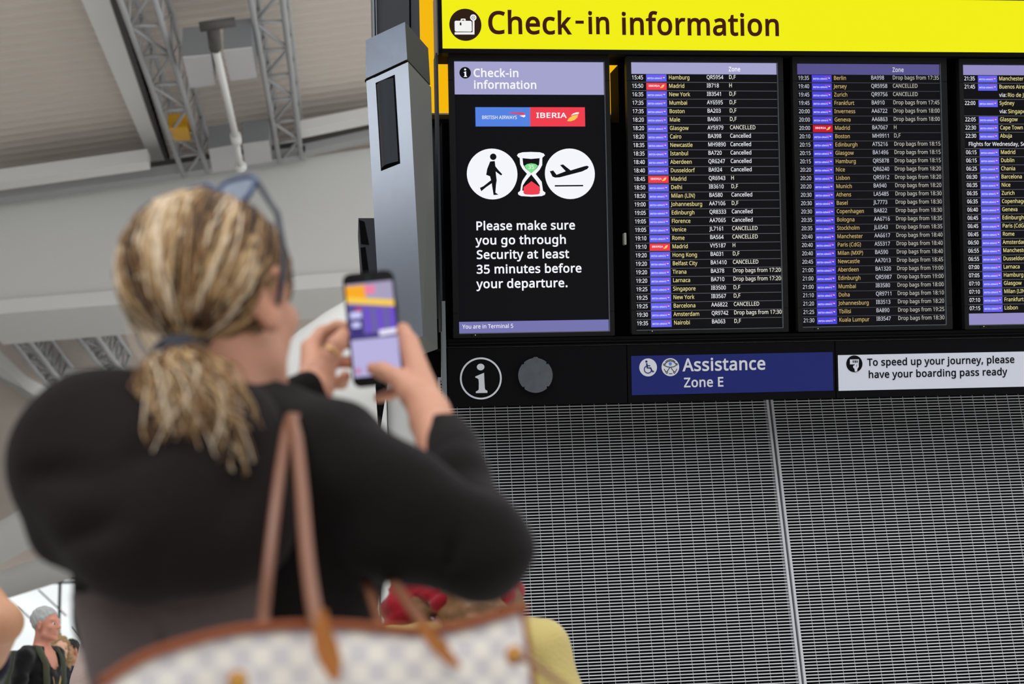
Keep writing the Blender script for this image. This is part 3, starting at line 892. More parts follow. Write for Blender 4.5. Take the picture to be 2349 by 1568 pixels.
# ---- yellow illuminated sign over the screens
YEL = glow('sign_yellow', rgb(241, 238, 16), 1.0)
BROWN = mat('sign_brown_vinyl', rgb(64, 22, 6), 0.6, spec=0.1)
DISC = mat('sign_dark_disc', rgb(48, 26, 16), 0.6, spec=0.1)
SIGNW = glow('sign_white', rgb(242, 242, 240))
WS = 0.03
y0, y1 = bl(1015, 112, WS), bl(2349, 119, WS)
ytop = bl(1013, -14, WS)[1]
xr = y0[0] + 3.2
t = thing('illuminated_sign', 'long yellow backlit check-in sign above the screens', 'sign', BM @ at((y0[0], y0[1], 0)))
mb = MB()
hh = ytop - y0[1]
mb.box((-0.0, 0, -0.02), (xr - y0[0], hh, WS), YEL)
mb.build('light_panel', t)
mb = MB()
mb.box((-0.014, -0.016, -0.16), (xr - y0[0], 0, WS + 0.006), BLACK)
mb.box((-0.014, hh, -0.16), (xr - y0[0], hh + 0.02, WS + 0.006), BLACK)
mb.box((-0.014, -0.016, -0.16), (0, hh + 0.02, WS + 0.006), BLACK)
mb.box((0, -0.016, -0.16), (xr - y0[0], hh + 0.02, -0.021), BLACK)
mb.box((-0.018, -0.016, -0.16), (-0.014, hh + 0.02, WS - 0.01), ALU)
mb.build('casing', t)
def cs(px, py):
    q = bl(px, py, WS)
    return q[0] - y0[0], q[1] - y0[1]
mb = MB()
for txt, px, py, w in (('Check', 1121.5, 76.5, 190), ('-', 1320, 76.5, None), ('in', 1350, 77, 52), ('information', 1427, 78.6, 376)):
    q = cs(px, py)
    if txt == 'information':
        mb.build('lettering', t)['label'] = 'brown lettering'
        mb = MB()
    if w:
        mb.text(txt, q[0], q[1], 50.5 * PX, BROWN, WS + 0.001, width=w * PX, bold=1)
    else:
        q1 = cs(1320, 54.5)
        q2 = cs(1339, 47.5)
        mb.poly([[(q1[0], q1[1]), (q2[0], q1[1]), (q2[0], q2[1]), (q1[0], q2[1])]], BROWN, WS + 0.001)
mb.build('lettering', t)['label'] = 'brown lettering'
mb = MB()
q = cs(1067.5, 57)
mb.disc(q, 36.6 * PX, DISC, WS + 0.001, 64)
def z8(pts):
    return [cs(820 + a / 5.227, b / 5.227) for a, b in pts]
s0, s1 = z8([(1166, 379)])[0], z8([(1369, 252)])[0]
mb.poly([rrect(s0[0], s0[1], s1[0], s1[1], 0.005)], SIGNW, WS + 0.002)
mb.poly([z8([(1235, 250), (1240, 228), (1250, 225), (1285, 225), (1295, 228), (1297, 250)]), z8([(1252, 248), (1255, 238), (1278, 238), (1281, 248)])], SIGNW, WS + 0.002)
mb.poly([z8([(1165, 388), (1380, 388), (1380, 262), (1378, 248), (1402, 248), (1402, 415), (1165, 415)])], SIGNW, WS + 0.002)
w_ = z8([(1388, 213)])[0]
mb.ring(w_, 21 / 5.227 * PX, 38 / 5.227 * PX, SIGNW, WS + 0.0025, 32)
mb.ring(w_, 5 / 5.227 * PX, 16 / 5.227 * PX, SIGNW, WS + 0.0026, 20)
mb.poly([z8([(1226, 306), (1226, 280), (1236, 266), (1246, 280), (1246, 306)])], DISC, WS + 0.003)
mb.build('baggage_pictogram', t)['label'] = 'white suitcase on scales in a dark disc'

# ---- the wall's black carcass, rails and the panels below
mb = MB()
k0 = bl(1020, 938)
xl, yb = k0
yt = ytop + 0.02
xg = bl(1436, 200)[0]
ym = bl(1030, 266)[1]
mb.box((xl + 0.02, bl(1030, 799)[1], -0.30), (xg, ym, -0.14), BLACKER)
mb.box((xg, bl(1030, 799)[1], -0.30), (xr, bl(1030, 128)[1], -0.14), BLACKER)
car = mb.build('screen_rack', None, BM)
tag(car, 'black rack behind the screens', 'rack')
mb = MB()
yy0, yy1 = bl(1030, 797)[1], bl(1030, 781)[1]
xa = bl(1027, 800)[0]
for a, b, w in ((yy0, yy0 + 0.006, 0.03), (yy0 + 0.009, yy0 + 0.016, 0.036), (yy0 + 0.018, yy1 + 0.004, 0.022)):
    mb.box((xa, a, -0.135), (xr, b, w), BLACK)
tag(mb.build('cable_rail', None, BM), 'thin black ribbed rail under the row of screens', 'rail')
# aluminium edge profile down the left end
mb = MB()
e0, e1 = bl(1018, 935, 0.03), bl(1026, 935, 0.03)
mb.box((e0[0], e0[1], -0.05), (e1[0], bl(1020, 690, 0.03)[1], 0.03), ALU)
e0, e1 = bl(1008, 700, 0.0), bl(1013, 700, 0.0)
mb.box((e0[0] + 0.004, bl(1020, 760, 0.0)[1], -0.12), (e1[0] + 0.004, bl(1020, 121, 0.0)[1], 0.0), GREYM)
tag(mb.build('edge_profile', None, BM), 'slim metal strip down the left edge of the screen wall', 'strip')

WP = 0.03
VB, VT = bl(1027, 934, WP)[1], bl(1027, 799, WP)[1]
def panel(name, label, px0, px1, pyt, pyb, m=BLACK):
    p0, p1 = (bl(px0, 860, WP)[0], VB), (bl(px1, 860, WP)[0], VT)
    t = thing(name, label, 'sign', BM @ at((p0[0], p0[1], 0)))
    mb = MB()
    mb.bevbox((0, 0, -0.05), (p1[0] - p0[0] - 0.001, p1[1] - p0[1], WP), 0.0015, m)
    mb.build('backing_panel', t)
    return t, (lambda px, py: tuple(a - b for a, b in zip(bl(px, py, WP), p0)))
WV = mat('white_vinyl', rgb(205, 208, 216), 0.6, spec=0.1)
NAVY = mat('navy_vinyl', rgb(33, 42, 108), 0.6, spec=0.1)
WHV = mat('pale_sign_vinyl', rgb(206, 210, 222), 0.6, spec=0.1)
INK = mat('black_vinyl', rgb(14, 14, 20), 0.6, spec=0.05)
# information panel
t, c2 = panel('information_panel', 'black panel with a large circled letter i', 1027, 1438.5, 797, 934)
mb = MB()
q = c2(1103, 867.5)
mb.ring(q, 43.6 * PX, 47.6 * PX, WV, WP + 0.0012, 72)
info_i(mb, q[0], q[1], 66 * PX, WV, WP + 0.0012)
mb.build('information_symbol', t)
q = c2(1227.3, 860.5)
cp = thing('cover_plate', 'round grey metal cover plate screwed on beside the circled i', 'cover', BM @ at((bl(1027, 860, WP)[0] + q[0], VB + q[1], WP + 0.0006)))
PLATE = mat('worn_grey_metal', rgb(92, 98, 104), 0.33, 0.9, noise=(40, 0.25))
mb = MB()
r = 39.5 * PX
out = []
for i in range(96):
    a = 2 * math.pi * i / 96
    rr = r
    for s in (45, 135, 225, 315):
        if abs(((math.degrees(a) - s + 180) % 360) - 180) < 3.6:
            rr = r * 0.86
    if abs(math.degrees(a) - 88) < 6:
        rr = r * 1.06
    out.append((rr * math.cos(a), rr * math.sin(a)))
mb.poly([out], PLATE, 0.012, 0.012)
mb.build('plate', cp)
for s in (45, 135, 225, 315):
    mb = MB()
    mb.ball((r * 0.89 * math.cos(math.radians(s)), r * 0.89 * math.sin(math.radians(s)), 0.003), (0.0034, 0.0034, 0.003), ALU, 10, 6)
    mb.build('screw', cp)
# assistance sign
t, c2 = panel('assistance_sign', 'navy sign reading Assistance Zone E', 1440, 1916.5, 790, 921)
mb = MB()
q0, q1 = c2(1449.5, 906), c2(1910, 807)
mb.poly([[(q0[0], q0[1]), (q1[0], q0[1]), (q1[0], q1[1]), (q0[0], q1[1])]], NAVY, WP + 0.001)
mb.build('blue_field', t)
mb = MB()
for txt, px, py, w, cp_ in (('Assistance', 1568.5, 850.5, 194.5, 28.5), ('Zone E', 1570, 887.5, 93, 21.5)):
    q = c2(px, py)
    MB().text(txt, q[0], q[1], cp_ * PX, WV, WP + 0.002, width=w * PX, bold=1).build('lettering', t)['label'] = 'white lettering'
def k7(a, b):
    return c2(1420 + a / 4.698, 760 + b / 4.698)
mb = MB()
q = c2(1486.5, 842.3)
mb.disc(q, 20.7 * PX, WV, WP + 0.002, 48)
mb.disc(k7(293, 323), 12 / 4.698 * PX, NAVY, WP + 0.003, 20)
mb.line([k7(297, 342), k7(303, 392), k7(338, 392), k7(358, 433), k7(375, 427)], 3.4 * PX, NAVY, WP + 0.003)
mb.line([k7(299, 368), k7(335, 368)], 2.2 * PX, NAVY, WP + 0.003)
cc = k7(310, 408)
mb.line(circle(cc, 40 / 4.698 * PX, 24, None, math.radians(115), math.radians(345)), 2.0 * PX, NAVY, WP + 0.003)
mb.build('wheelchair_pictogram', t)['label'] = 'navy wheelchair user on a white disc'
mb = MB()
q = c2(1537.5, 841.7)
mb.disc(q, 20.7 * PX, WV, WP + 0.002, 48)
SKY = mat('mid_blue_vinyl', rgb(70, 130, 205), 0.6, spec=0.1)
mb.disc(k7(551, 347), 17 / 4.698 * PX, SKY, WP + 0.003, 24)
w2 = 1.5 * PX
for pts in ([(487, 355), (520, 325), (551, 316), (585, 325), (617, 352)], [(490, 368), (520, 380), (551, 385), (585, 380), (613, 366)], [(545, 388), (516, 432)], [(557, 388), (590, 432)], [(497, 330), (520, 310), (551, 303), (582, 310), (605, 328)]):
    mb.line([k7(*p) for p in pts], w2, INK, WP + 0.003)
for p in ((485, 356), (619, 353), (513, 441), (595, 440)):
    mb.ring(k7(*p), 6 / 4.698 * PX, 12 / 4.698 * PX, INK, WP + 0.003, 20)
cc = k7(553, 383)
for a, b in ((195, 225), (255, 285), (315, 345)):
    mb.line(circle(cc, 72 / 4.698 * PX, 8, None, math.radians(a), math.radians(b)), w2, INK, WP + 0.003)
mb.build('people_pictogram', t)['label'] = 'linked-circle accessibility mark on a white disc'
# boarding pass sign
t, c2 = panel('boarding_pass_sign', 'pale sign asking to have boarding pass ready', 1918, 2500, 790, 912)
mb = MB()
q0, q1 = c2(1923.5, 896), c2(2440, 804)
mb.poly([[(q0[0], q0[1]), (q1[0], q0[1]), (q1[0], q1[1]), (q0[0], q1[1])]], WHV, WP + 0.001)
mb.build('white_field', t)
mb = MB()
for txt, px, py, w in (('To speed up your journey, please', 1990.5, 838.5, 362), ('have your boarding pass ready', 1992.5, 866.5, 341)):
    q = c2(px, py)
    MB().text(txt, q[0], q[1], 16.6 * PX, INK, WP + 0.002, width=w * PX, bold=1).build('lettering', t)['label'] = 'black lettering'
def k4(a, b):
    return c2(1900 + a / 5.232, 760 + b / 5.232)
mb = MB()
mb.disc(k4(311, 387), 19.6 * PX, INK, WP + 0.002, 48)
mb.poly([[k4(257, 394), k4(362, 394), k4(365, 333), k4(256, 335)]], WHV, WP + 0.003)
for i, w in enumerate((8, 4, 9, 5, 8, 4)):
    a = 289 + i * 11.5
    mb.poly([[k4(a, 374), k4(a + w, 374), k4(a + w, 346), k4(a, 346)]], INK, WP + 0.004)
mb.poly([[k4(*p) for p in ((316, 480), (342, 478), (347, 446), (361, 425), (362, 396), (340, 393), (332, 388), (322, 386), (313, 394), (312, 405), (300, 407), (294, 416), (296, 436), (308, 441))]], WHV, WP + 0.0035)
mb.line([k4(336, 396), k4(337, 412), k4(328, 420)], 1.0 * PX, INK, WP + 0.0045)
mb.build('boarding_pass_pictogram', t)['label'] = 'white hand holding a pass in a black disc'

# small worn hinge tab between the guidance screen and the next one
q = bl(1434.5, 548)
mb = MB()
mb.bevbox((q[0] - 0.007, q[1] - 0.022, -0.02), (q[0] + 0.002, q[1] + 0.022, 0.013), 0.003, mat('worn_latch_metal', rgb(150, 150, 142), 0.5, 0.4))
tag(mb.build('latch', None, BM), 'small worn metal latch between the two left screens', 'latch')

# ---- yellow panel and dark cladding behind the left end
YP = glow('yellow_backlit_panel', rgb(250, 188, 10), 0.95)
wb = -0.34
p0, p1 = bl(985, 257, wb), bl(1437, -60, wb)
mb = MB()
mb.box((p0[0] - 0.03, p0[1], wb - 0.02), (p1[0], p1[1], wb), YP)
tag(mb.build('yellow_backing_panel', None, BM), 'orange-yellow panel behind the left end of the screen wall', 'panel')
mb = MB()
q0, q1 = bl(975, 800, wb - 0.02), bl(1437, 262, wb - 0.02)
mb.box((q0[0], q0[1], wb - 0.06), (q1[0] + 1.9, q1[1], wb - 0.03), GREYM)
mb.box((q0[0] + 0.02, bl(1000, 284, wb)[1], wb - 0.03), (q1[0], bl(1000, 272, wb)[1], wb - 0.01), BLACKER)
tag(mb.build('cladding_panel', None, BM), 'dark grey cladding under the yellow panel, behind the screens', 'panel')

# ================================================================== LOUVRED WALL BELOW
_g = (RM @ Vector((-569, 9684, -3256))).normalized()
_g = (_g - _BX * _g.dot(_BX)).normalized()
_gn = _BX.cross(_g)
_gbot = BM @ Vector((0, bl(1440, 930, 0)[1], -0.25))
GM = Matrix.Translation(_gbot) @ Matrix((_BX, _g, _gn)).transposed().to_4x4()
GMI = GM.inverted()
def gl(px, py, w=0.0):
    q = GMI @ on_plane(px, py, _gbot + _gn * w, _gn)
    return q.x, q.y
SLAT = mat('grey_louvre_paint', rgb(188, 189, 194), 0.5, spec=0.3)
zfloor = -(GM.translation.z) / _g.z
gtop = 0.12
ga, gb = gl(1340, 934)[1], gl(1340, 1489)[1]
pitch = (ga - gb) / 78.5
lx = gl(1007, 935)[0]
dv = gl(1765, 935)[0]
def louvre(name, label, xa, xb, first):
    t = thing(name, label, 'wall panel', GM @ at((xa, zfloor, 0)), 'louvred wall panels')
    hh = gtop - zfloor
    ww = xb - xa
    mb = MB()
    n = int((hh - 0.02) / pitch)
    for i in range(n):
        y = hh - 0.01 - pitch * i
        vs = [Vector(p) for p in ((0.008, y - 0.0021, 0.001), (ww - 0.008, y - 0.0021, 0.001), (ww - 0.008, y - 0.0012, -0.003), (0.008, y - 0.0012, -0.003),
                                   (0.008, y + 0.0021, 0.001), (ww - 0.008, y + 0.0021, 0.001), (ww - 0.008, y + 0.0012, -0.003), (0.008, y + 0.0012, -0.003))]
        mb.hexa(vs, SLAT)
    mb.build('slats', t)
    mb = MB()
    x = first - xa
    sp = (gl(1440 - 28.2, 935)[0] - gl(1440, 935)[0]) * -1
    while x < ww - 0.02:
        if x > 0.015:
            mb.box((x - 0.0008, 0.0, -0.007), (x + 0.0008, hh, -0.0031), SLAT)
        x += sp
    mb.build('tie_rods', t)
    mb = MB()
    for xx in (0.0, ww - 0.009):
        mb.box((xx, 0, -0.03), (xx + 0.009, hh, 0.006), SLAT)
    mb.box((0, hh - 0.008, -0.03), (ww, hh, 0.004), SLAT)
    mb.box((0, 0, -0.03), (ww, 0.05, 0.004), SLAT)
    mb.build('frame', t)
    return t
first = gl(1250.3, 935)[0]
sp = gl(1440, 935)[0] - gl(1440 - 28.2, 935)[0]
louvre('louvre_panel', 'grey slatted wall panel left of the dark vertical joint', lx, dv - 0.002, first - 12 * sp)
louvre('louvre_panel', 'grey slatted wall panel right of the dark vertical joint', dv + 0.0075, dv + 3.6, gl(1831, 935)[0] - 3 * sp)
mb = MB()
mb.box((lx - 0.0, zfloor, -0.16), (dv + 3.7, gtop, -0.075), BLACKER)
tag(mb.build('wall_front', None, GM), kind='structure')

# ================================================================== THE HALL
WHITE = mat('white_painted_steel', rgb(244, 245, 243), 0.55, spec=0.3)
OFFW = mat('off_white_cladding', rgb(236, 237, 234), 0.6, spec=0.2)
CEIL = mat('grey_roof_decking', rgb(230, 221, 213), 0.75, spec=0.1)
STEEL = mat('galvanised_steel', rgb(180, 182, 184), 0.5, 0.2)
DSTEEL = mat('dark_steel', rgb(88, 87, 85), 0.6, 0.2)
LBOX = mat('light_grey_box', rgb(205, 203, 205), 0.6)
MBOX = mat('mid_grey_box', rgb(132, 134, 137), 0.6)
FLOORM = mat('pale_terrazzo', rgb(212, 210, 206), 0.35, spec=0.3, noise=(14, 0.06))

mb = MB()
mb.box((-60, -15, -0.1), (25, 110, 0), FLOORM)
tag(mb.build('floor'), kind='structure')

# the roof climbs gently to the right
SL = 0.15
_cn = Vector((-SL, 0, 1)).normalized()
ZC = 12.0
def cpt(px, py, drop=0.0):
    return on_plane(px, py, Vector((0, 0, ZC - drop)), _cn)
mb = MB()
vs, fs = [], []
y = 15.0
xs = (-34, 16.0)
prof = ((0.0, 0.0), (0.10, 0.0), (0.15, 0.07), (0.25, 0.07))
n = 0
while y < 105:
    for dy, dz in prof:
        for x in xs:
            vs.append((x, y + dy, ZC + SL * x + dz))
        n += 1
    y += 0.30
for i in range(n - 1):
    fs.append((2 * i, 2 * i + 2, 2 * i + 3, 2 * i + 1))
mb.add(vs, fs, CEIL)
mb.box((xs[0], 15, 0.11), (xs[1], 105.2, 0.2), CEIL, Matrix(((1, 0, 0, 0), (0, 1, 0, 0), (SL, 0, 1, ZC), (0, 0, 0, 1))))
tag(mb.build('ceiling'), kind='structure')
mb = MB()
mb.box((-24, -9, 0.0), (-7, 14.9, 0.15), mat('added_dark_soffit', rgb(62, 62, 64), 0.7), Matrix(((1, 0, 0, 0), (0, 1, 0, 0), (SL, 0, 1, ZC), (0, 0, 0, 1))))  # unseen dark roof wing, added to darken what the end cabinet reflects
tag(mb.build('trim_added_soffit'), kind='structure')
mb = MB()
mb.box((-36.4, -9, 0), (-36, 60, 6.2), mat('added_wall_grey', rgb(70, 72, 76), 0.7))  # unseen dark wall on the left, added for the end cabinet's reflection
tag(mb.build('wall_far_added'), kind='structure')
mb = MB()
mb.box((-36.4, -14.4, 0), (24, -14, 7.0), mat('added_wall_grey', rgb(70, 72, 76), 0.7))  # unseen wall behind the camera, added to block low light
tag(mb.build('wall_back_added'), kind='structure')

def strip(mb, a0, a1, b0, b1, m, drop=0.3, th=0.4):
    """a long member under the roof: (a0,a1) its two edges at one end, (b0,b1) at the other, as seen in the photo"""
    q = [cpt(*p, drop) for p in (a0, b0, b1, a1)]
    up = Vector((0, 0, th))
    mb.hexa([q[0], q[3], q[2], q[1], q[0] + up, q[3] + up, q[2] + up, q[1] + up], m)
def cross(mb, tl, tr, br, bl_, yy, dep, m):
    q = [on_y(*p, yy) for p in (tl, tr, br, bl_)]
    d = Vector((0, dep, 0))
    mb.hexa([q[3], q[2], q[2] + d, q[3] + d, q[0], q[1], q[1] + d, q[0] + d], m)

mb = MB()
strip(mb, (178, -20), (243, -20), (352, 385), (381, 385), WHITE)
tag(mb.build('trim_1'), kind='structure')
mb = MB()
strip(mb, (247, -20), (262, -20), (382, 380), (390, 380), DSTEEL, 0.25, 0.2)
for i in range(26):
    f = i / 26
    a = Vector((262, -20)).lerp(Vector((388, 372)), f)
    b = Vector((262, -20)).lerp(Vector((388, 372)), f + 0.024)
    strip(mb, (a.x, a.y), (a.x + 7 - 4 * f, a.y), (b.x, b.y), (b.x + 7 - 4 * f, b.y), BLACKER, 0.28, 0.08)
tag(mb.build('cable_tray'), 'dark cable tray beside the sloping white roof rib', 'cable tray')

YG = 26.2
mb = MB()
cross(mb, (-60, 470), (1900, 190), (1900, 535), (-60, 692), YG, 2.0, OFFW)
cross(mb, (-60, 692), (1900, 535), (1900, 567), (-60, 724), YG - 0.12, 2.3, WHITE)
tag(mb.build('trim_2'), kind='structure')
mb = MB()
cross(mb, (-60, 396), (338, 341), (338, 371), (-60, 426), YG - 1.2, 0.4, WHITE)
tag(mb.build('trim_3'), kind='structure')
mb = MB()
cross(mb, (686, 277), (1000, 214), (1000, 236), (686, 300), YG - 1.2, 0.4, WHITE)
tag(mb.build('trim_4'), kind='structure')
mb = MB()
cross(mb, (-60, 440), (700, 334), (700, 356), (-60, 464), YG - 0.5, 0.3, STEEL)
cross(mb, (-60, 428), (700, 322), (700, 334), (-60, 440), YG - 0.3, 0.3, DSTEEL)
cross(mb, (688, 306), (1000, 240), (1000, 262), (688, 332), YG - 0.5, 0.3, DSTEEL)
cross(mb, (688, 332), (1000, 262), (1000, 280), (688, 350), YG - 0.5, 0.3, STEEL)
tag(mb.build('gantry_rail'), 'grey steel gantry rail running along the top of the big white girder', 'rail')

def truss(name, label, pts, drop, hgt, nb, r, group):
    """box lattice under the roof; pts = the near and far ends of its two lower chords"""
    a0, a1, b0, b1 = [cpt(*p, drop) for p in pts]
    org = a0.copy()
    t = thing(name, label, 'truss', at(org), group)
    a0, a1, b0, b1 = [p - org for p in (a0, a1, b0, b1)]
    up = Vector((0, 0, hgt))
    for p, q in ((a0, a1), (b0, b1), (a0 + up, a1 + up), (b0 + up, b1 + up)):
        MB().tube([p, q], r, STEEL, 8).build('chord', t)
    mb = MB()
    for i in range(nb):
        f, g = i / nb, (i + 1) / nb
        A0, A1, B0, B1 = a0.lerp(a1, f), a0.lerp(a1, g), b0.lerp(b1, f), b0.lerp(b1, g)
        mb.tube([A0, B0], r * 0.6, STEEL, 6)
        mb.tube([A0, B1] if i % 2 else [B0, A1], r * 0.6, STEEL, 6)
        for s0, s1 in ((A0, A1), (B0, B1)):
            mb.tube([s0, s0 + up], r * 0.5, STEEL, 6)
            mb.tube([s0, s1 + up], r * 0.5, STEEL, 6)
    mb.build('lattice', t)
    return t
TG = 'lattice trusses under the roof'
truss('lattice_truss', 'steel lattice truss just right of the sloping white roof rib', ((268, -20), (422, 405), (348, -20), (476, 396)), 1.0, 0.7, 7, 0.05, TG)
truss('lattice_truss', 'steel lattice truss nearer the dark column, right of the hanging boxes', ((572, -20), (641, 372), (646, -20), (691, 362)), 1.0, 0.7, 7, 0.05, TG)
truss('lattice_truss', 'distant lattice truss at the left edge beside a white rib', ((-60, 672), (152, 935), (0, 700), (182, 928)), 1.0, 0.8, 10, 0.08, TG)
truss('lattice_truss', 'distant lattice truss beside the back of the blond head', ((126, 706), (262, 878), (168, 702), (296, 872)), 1.0, 0.8, 8, 0.08, TG)
mb = MB()
strip(mb, (-60, 780), (-60, 830), (116, 948), (146, 940), WHITE, 0.4, 0.6)
tag(mb.build('trim_5'), kind='structure')
mb = MB()
cross(mb, (-60, 985), (260, 955), (260, 972), (-60, 1010), 58, 0.6, WHITE)
tag(mb.build('trim_6'), kind='structure')
mb = MB()
p, q = cpt(58, 785, 0.6), cpt(122, 706, 0.6)
mb.tube([p, q], 0.16, WHITE, 10)
tag(mb.build('roof_brace'), 'short white diagonal brace between the two distant trusses', 'brace')
mb = MB()
p, q = cpt(130, 850, 0.5), cpt(300, 868, 0.5)
mb.tube([p, q], 0.12, WHITE, 10)
tag(mb.build('roof_brace'), 'thin white tie running right from the distant left truss', 'brace')

def hung_box(label, lft, rgt, ytop, ymid, ybot, d0, group):
    """an equipment box under the roof: its near face and its underside are both in view"""
    tl, tr = lft[0], rgt[0]
    q = [cpt(*p, d0) for p in (lft[1], rgt[1], rgt[2], lft[2])]
    org = q[0].copy()
    t = thing('equipment_box', label, 'box', at(org), group)
    q = [p - org for p in q]
    up = Vector((0, 0, ytop))
    mb = MB()
    mb.hexa([q[0], q[1], q[2], q[3]] + [p + up for p in q], MBOX)
    mb.build('casing', t)
    mb = MB()
    c = sum(q, Vector()) / 4
    lo = [c + (p - c) * 0.98 - Vector((0, 0, 0.004)) for p in q]
    mb.hexa([p - Vector((0, 0, 0.03)) for p in lo] + lo, LBOX)
    mb.build('underside_panel', t)['label'] = 'pale underside panel'
    return t
BG = 'grey equipment boxes hung between the trusses'
hung_box('hanging grey box, left of the white pipe and nearer the top', ((410, 78), (418, 128), (436, 198)), ((480, 68), (484, 122), (494, 190)), 0.45, 0, 0, 1.4, BG)
hung_box('hanging grey box, right of the white pipe and nearer the top', ((498, 64), (512, 112), (528, 182)), ((572, 54), (578, 105), (590, 174)), 0.45, 0, 0, 1.4, BG)
hung_box('hanging grey box, left of the pipe above the head', ((470, 300), (478, 340), (488, 392)), ((536, 285), (538, 330), (546, 384)), 0.4, 0, 0, 1.4, BG)
hung_box('hanging grey box, right of the pipe beside the far end of the truss', ((548, 284), (556, 328), (562, 376)), ((612, 276), (617, 320), (624, 366)), 0.4, 0, 0, 1.4, BG)
mb = MB()
p0, p1, p2 = cpt(494, 110, 1.75), cpt(540, 310, 1.75), cpt(552, 382, 1.75)
mb.tube([p0, p1], 0.055, WHITE, 12)
mb.tube([p1, p1.lerp(p2, 0.2)], 0.09, WHITE, 12)
mb.tube([p1.lerp(p2, 0.2), p2], 0.05, WHITE, 12)
mb.ball(p2, 0.11, WHITE, 12, 8)
mb.tube([p0, cpt(488, 60, 1.7)], 0.09, DSTEEL, 10)
mb.tube([cpt(458, 62, 1.7), cpt(540, 50, 1.7)], 0.07, DSTEEL, 10)
tag(mb.build('hoist_pipe'), 'white hanging pipe between the grey boxes and trusses', 'pipe')
YB = mat('yellow_crane_paint', rgb(225, 170, 30), 0.5)
mb = MB()
q = cpt(412, 292, 0.9)
mb.bevbox(q - Vector((0.17, 0.3, 0.14)), q + Vector((0.17, 0.3, 0.14)), 0.03, YB)
tag(mb.build('hoist_motor'), 'small yellow hoist motor inside the left lattice truss', 'motor')

# big white tapering roof legs
def leg(label, pts):
    ps, rs = [], []
    for px, py, d, rp in pts:
        ps.append(P(px, py, d))
        rs.append(rp * d / F)
    out, ro = [], []
    for i in range(len(ps) - 1):
        for k in range(6):
            out.append(ps[i].lerp(ps[i + 1], k / 6))
            ro.append(rs[i] + (rs[i + 1] - rs[i]) * k / 6)
    out.append(ps[-1])
    ro.append(rs[-1])
    mb = MB()
    mb.tube(out, ro, WHITE, 28)
    return tag(mb.build('roof_column'), label, 'column', 'white tubular roof legs')
leg('great white tubular roof leg sweeping up from the left edge towards the phone', [(-260, 1395, 24, 40), (40, 1222, 22.5, 44), (330, 1085, 21, 70), (650, 945, 19.5, 138), (830, 880, 19, 185), (1100, 760, 18.5, 215), (1420, 560, 18, 230), (1700, 330, 17.5, 235)])
leg('lower white tubular roof leg at the left edge, under the great one', [(-260, 1440, 27, 36), (0, 1343, 26, 33), (200, 1280, 25, 33), (480, 1190, 24, 36), (900, 1060, 23, 40), (1400, 880, 22, 48)])

# glazed end wall
FR = mat('window_frame_grey', rgb(110, 122, 128), 0.5)
YW = 62.0
q0, q1 = on_y(-260, 1690, YW), on_y(1560, 1275, YW)
mb = MB()
bars = 0.05
xg = [q0.x + (q1.x - q0.x) * i / 10 for i in range(11)]
for x in xg:
    mb.box((x - bars, YW - 0.1, 0), (x + bars, YW + 0.1, q1.z), FR)
zg = [0.0, on_y(120, 1500, YW).z, on_y(130, 1336, YW).z, q1.z]
for z in zg:
    mb.box((q0.x, YW - 0.1, z - bars), (q1.x, YW + 0.1, z + bars), FR)
p = [on_y(a, b, YW - 0.4) for a, b in ((88, 1352), (152, 1412), (40, 1392), (72, 1420), (166, 1436), (196, 1470))]
for a, b in ((0, 1), (2, 3), (4, 5)):
    mb.tube([p[a], p[b]], 0.035, FR, 6)
win = tag(mb.build('window_1'), kind='structure')
GL = bpy.data.materials.new('clear_glass')
GL.use_nodes = True
nt = GL.node_tree
for nd in list(nt.nodes):
    if nd.type != 'OUTPUT_MATERIAL':
        nt.nodes.remove(nd)
tr = nt.nodes.new('ShaderNodeBsdfTransparent')
tr.inputs[0].default_value = (0.96, 0.98, 0.97, 1)
gs = nt.nodes.new('ShaderNodeBsdfGlossy')
gs.inputs['Roughness'].default_value = 0.05
mx = nt.nodes.new('ShaderNodeMixShader')
mx.inputs[0].default_value = 0.06
nt.links.new(tr.outputs[0], mx.inputs[1])
nt.links.new(gs.outputs[0], mx.inputs[2])
nt.links.new(mx.outputs[0], [n for n in nt.nodes if n.type == 'OUTPUT_MATERIAL'][0].inputs[0])
mb = MB()
mb.box((q0.x, YW - 0.01, 0), (q1.x, YW + 0.01, q1.z), GL)
mb.build('pane', win)

# ---- dark column, pale wall and fittings at the left end of the screen wall
YC = 5.75
mb = MB()
cross(mb, (862, -80), (938, -80), (944, 690), (880, 690), YC, 0.4, GREYM)
cross(mb, (942, -80), (984, -80), (994, 900), (948, 690), YC + 0.01, 0.4, GREYM)
cross(mb, (853, -80), (857, -80), (870, 690), (866, 690), YC - 0.01, 0.3, ALU)
cross(mb, (860, -80), (862, -80), (875, 690), (873, 690), YC - 0.02, 0.3, ALU)
tag(mb.build('clad_column'), 'dark grey clad column rising behind the end cabinet', 'column')
mb = MB()
cross(mb, (822, 500), (862, 500), (872, 660), (832, 660), YC - 0.1, 0.25, GREYM)
cross(mb, (824, 504), (836, 508), (846, 560), (828, 558), YC - 0.103, 0.02, BLACKER)
cross(mb, (827, 568), (838, 566), (848, 640), (834, 640), YC - 0.103, 0.02, BLACKER)
tag(mb.build('junction_box'), 'dark box jutting left from the column behind the phone', 'box')
mb = MB()
cross(mb, (966, 690), (1012, 690), (1012, 800), (972, 800), 5.35, 0.25, BLACKER)
cross(mb, (980, 790), (1012, 790), (1012, 905), (984, 905), 5.4, 0.25, BLACK)
tag(mb.build('wall_bracket'), 'black bracket joining the end cabinet to the screen wall', 'bracket')
mb = MB()
a, b = on_y(888, 870, 6.3), on_y(1075, 870, 6.3)
mb.box((a.x, 6.3, 0), (b.x, 6.6, on_y(900, 700, 6.3).z), OFFW)
tag(mb.build('wall_left'), kind='structure')
mb = MB()
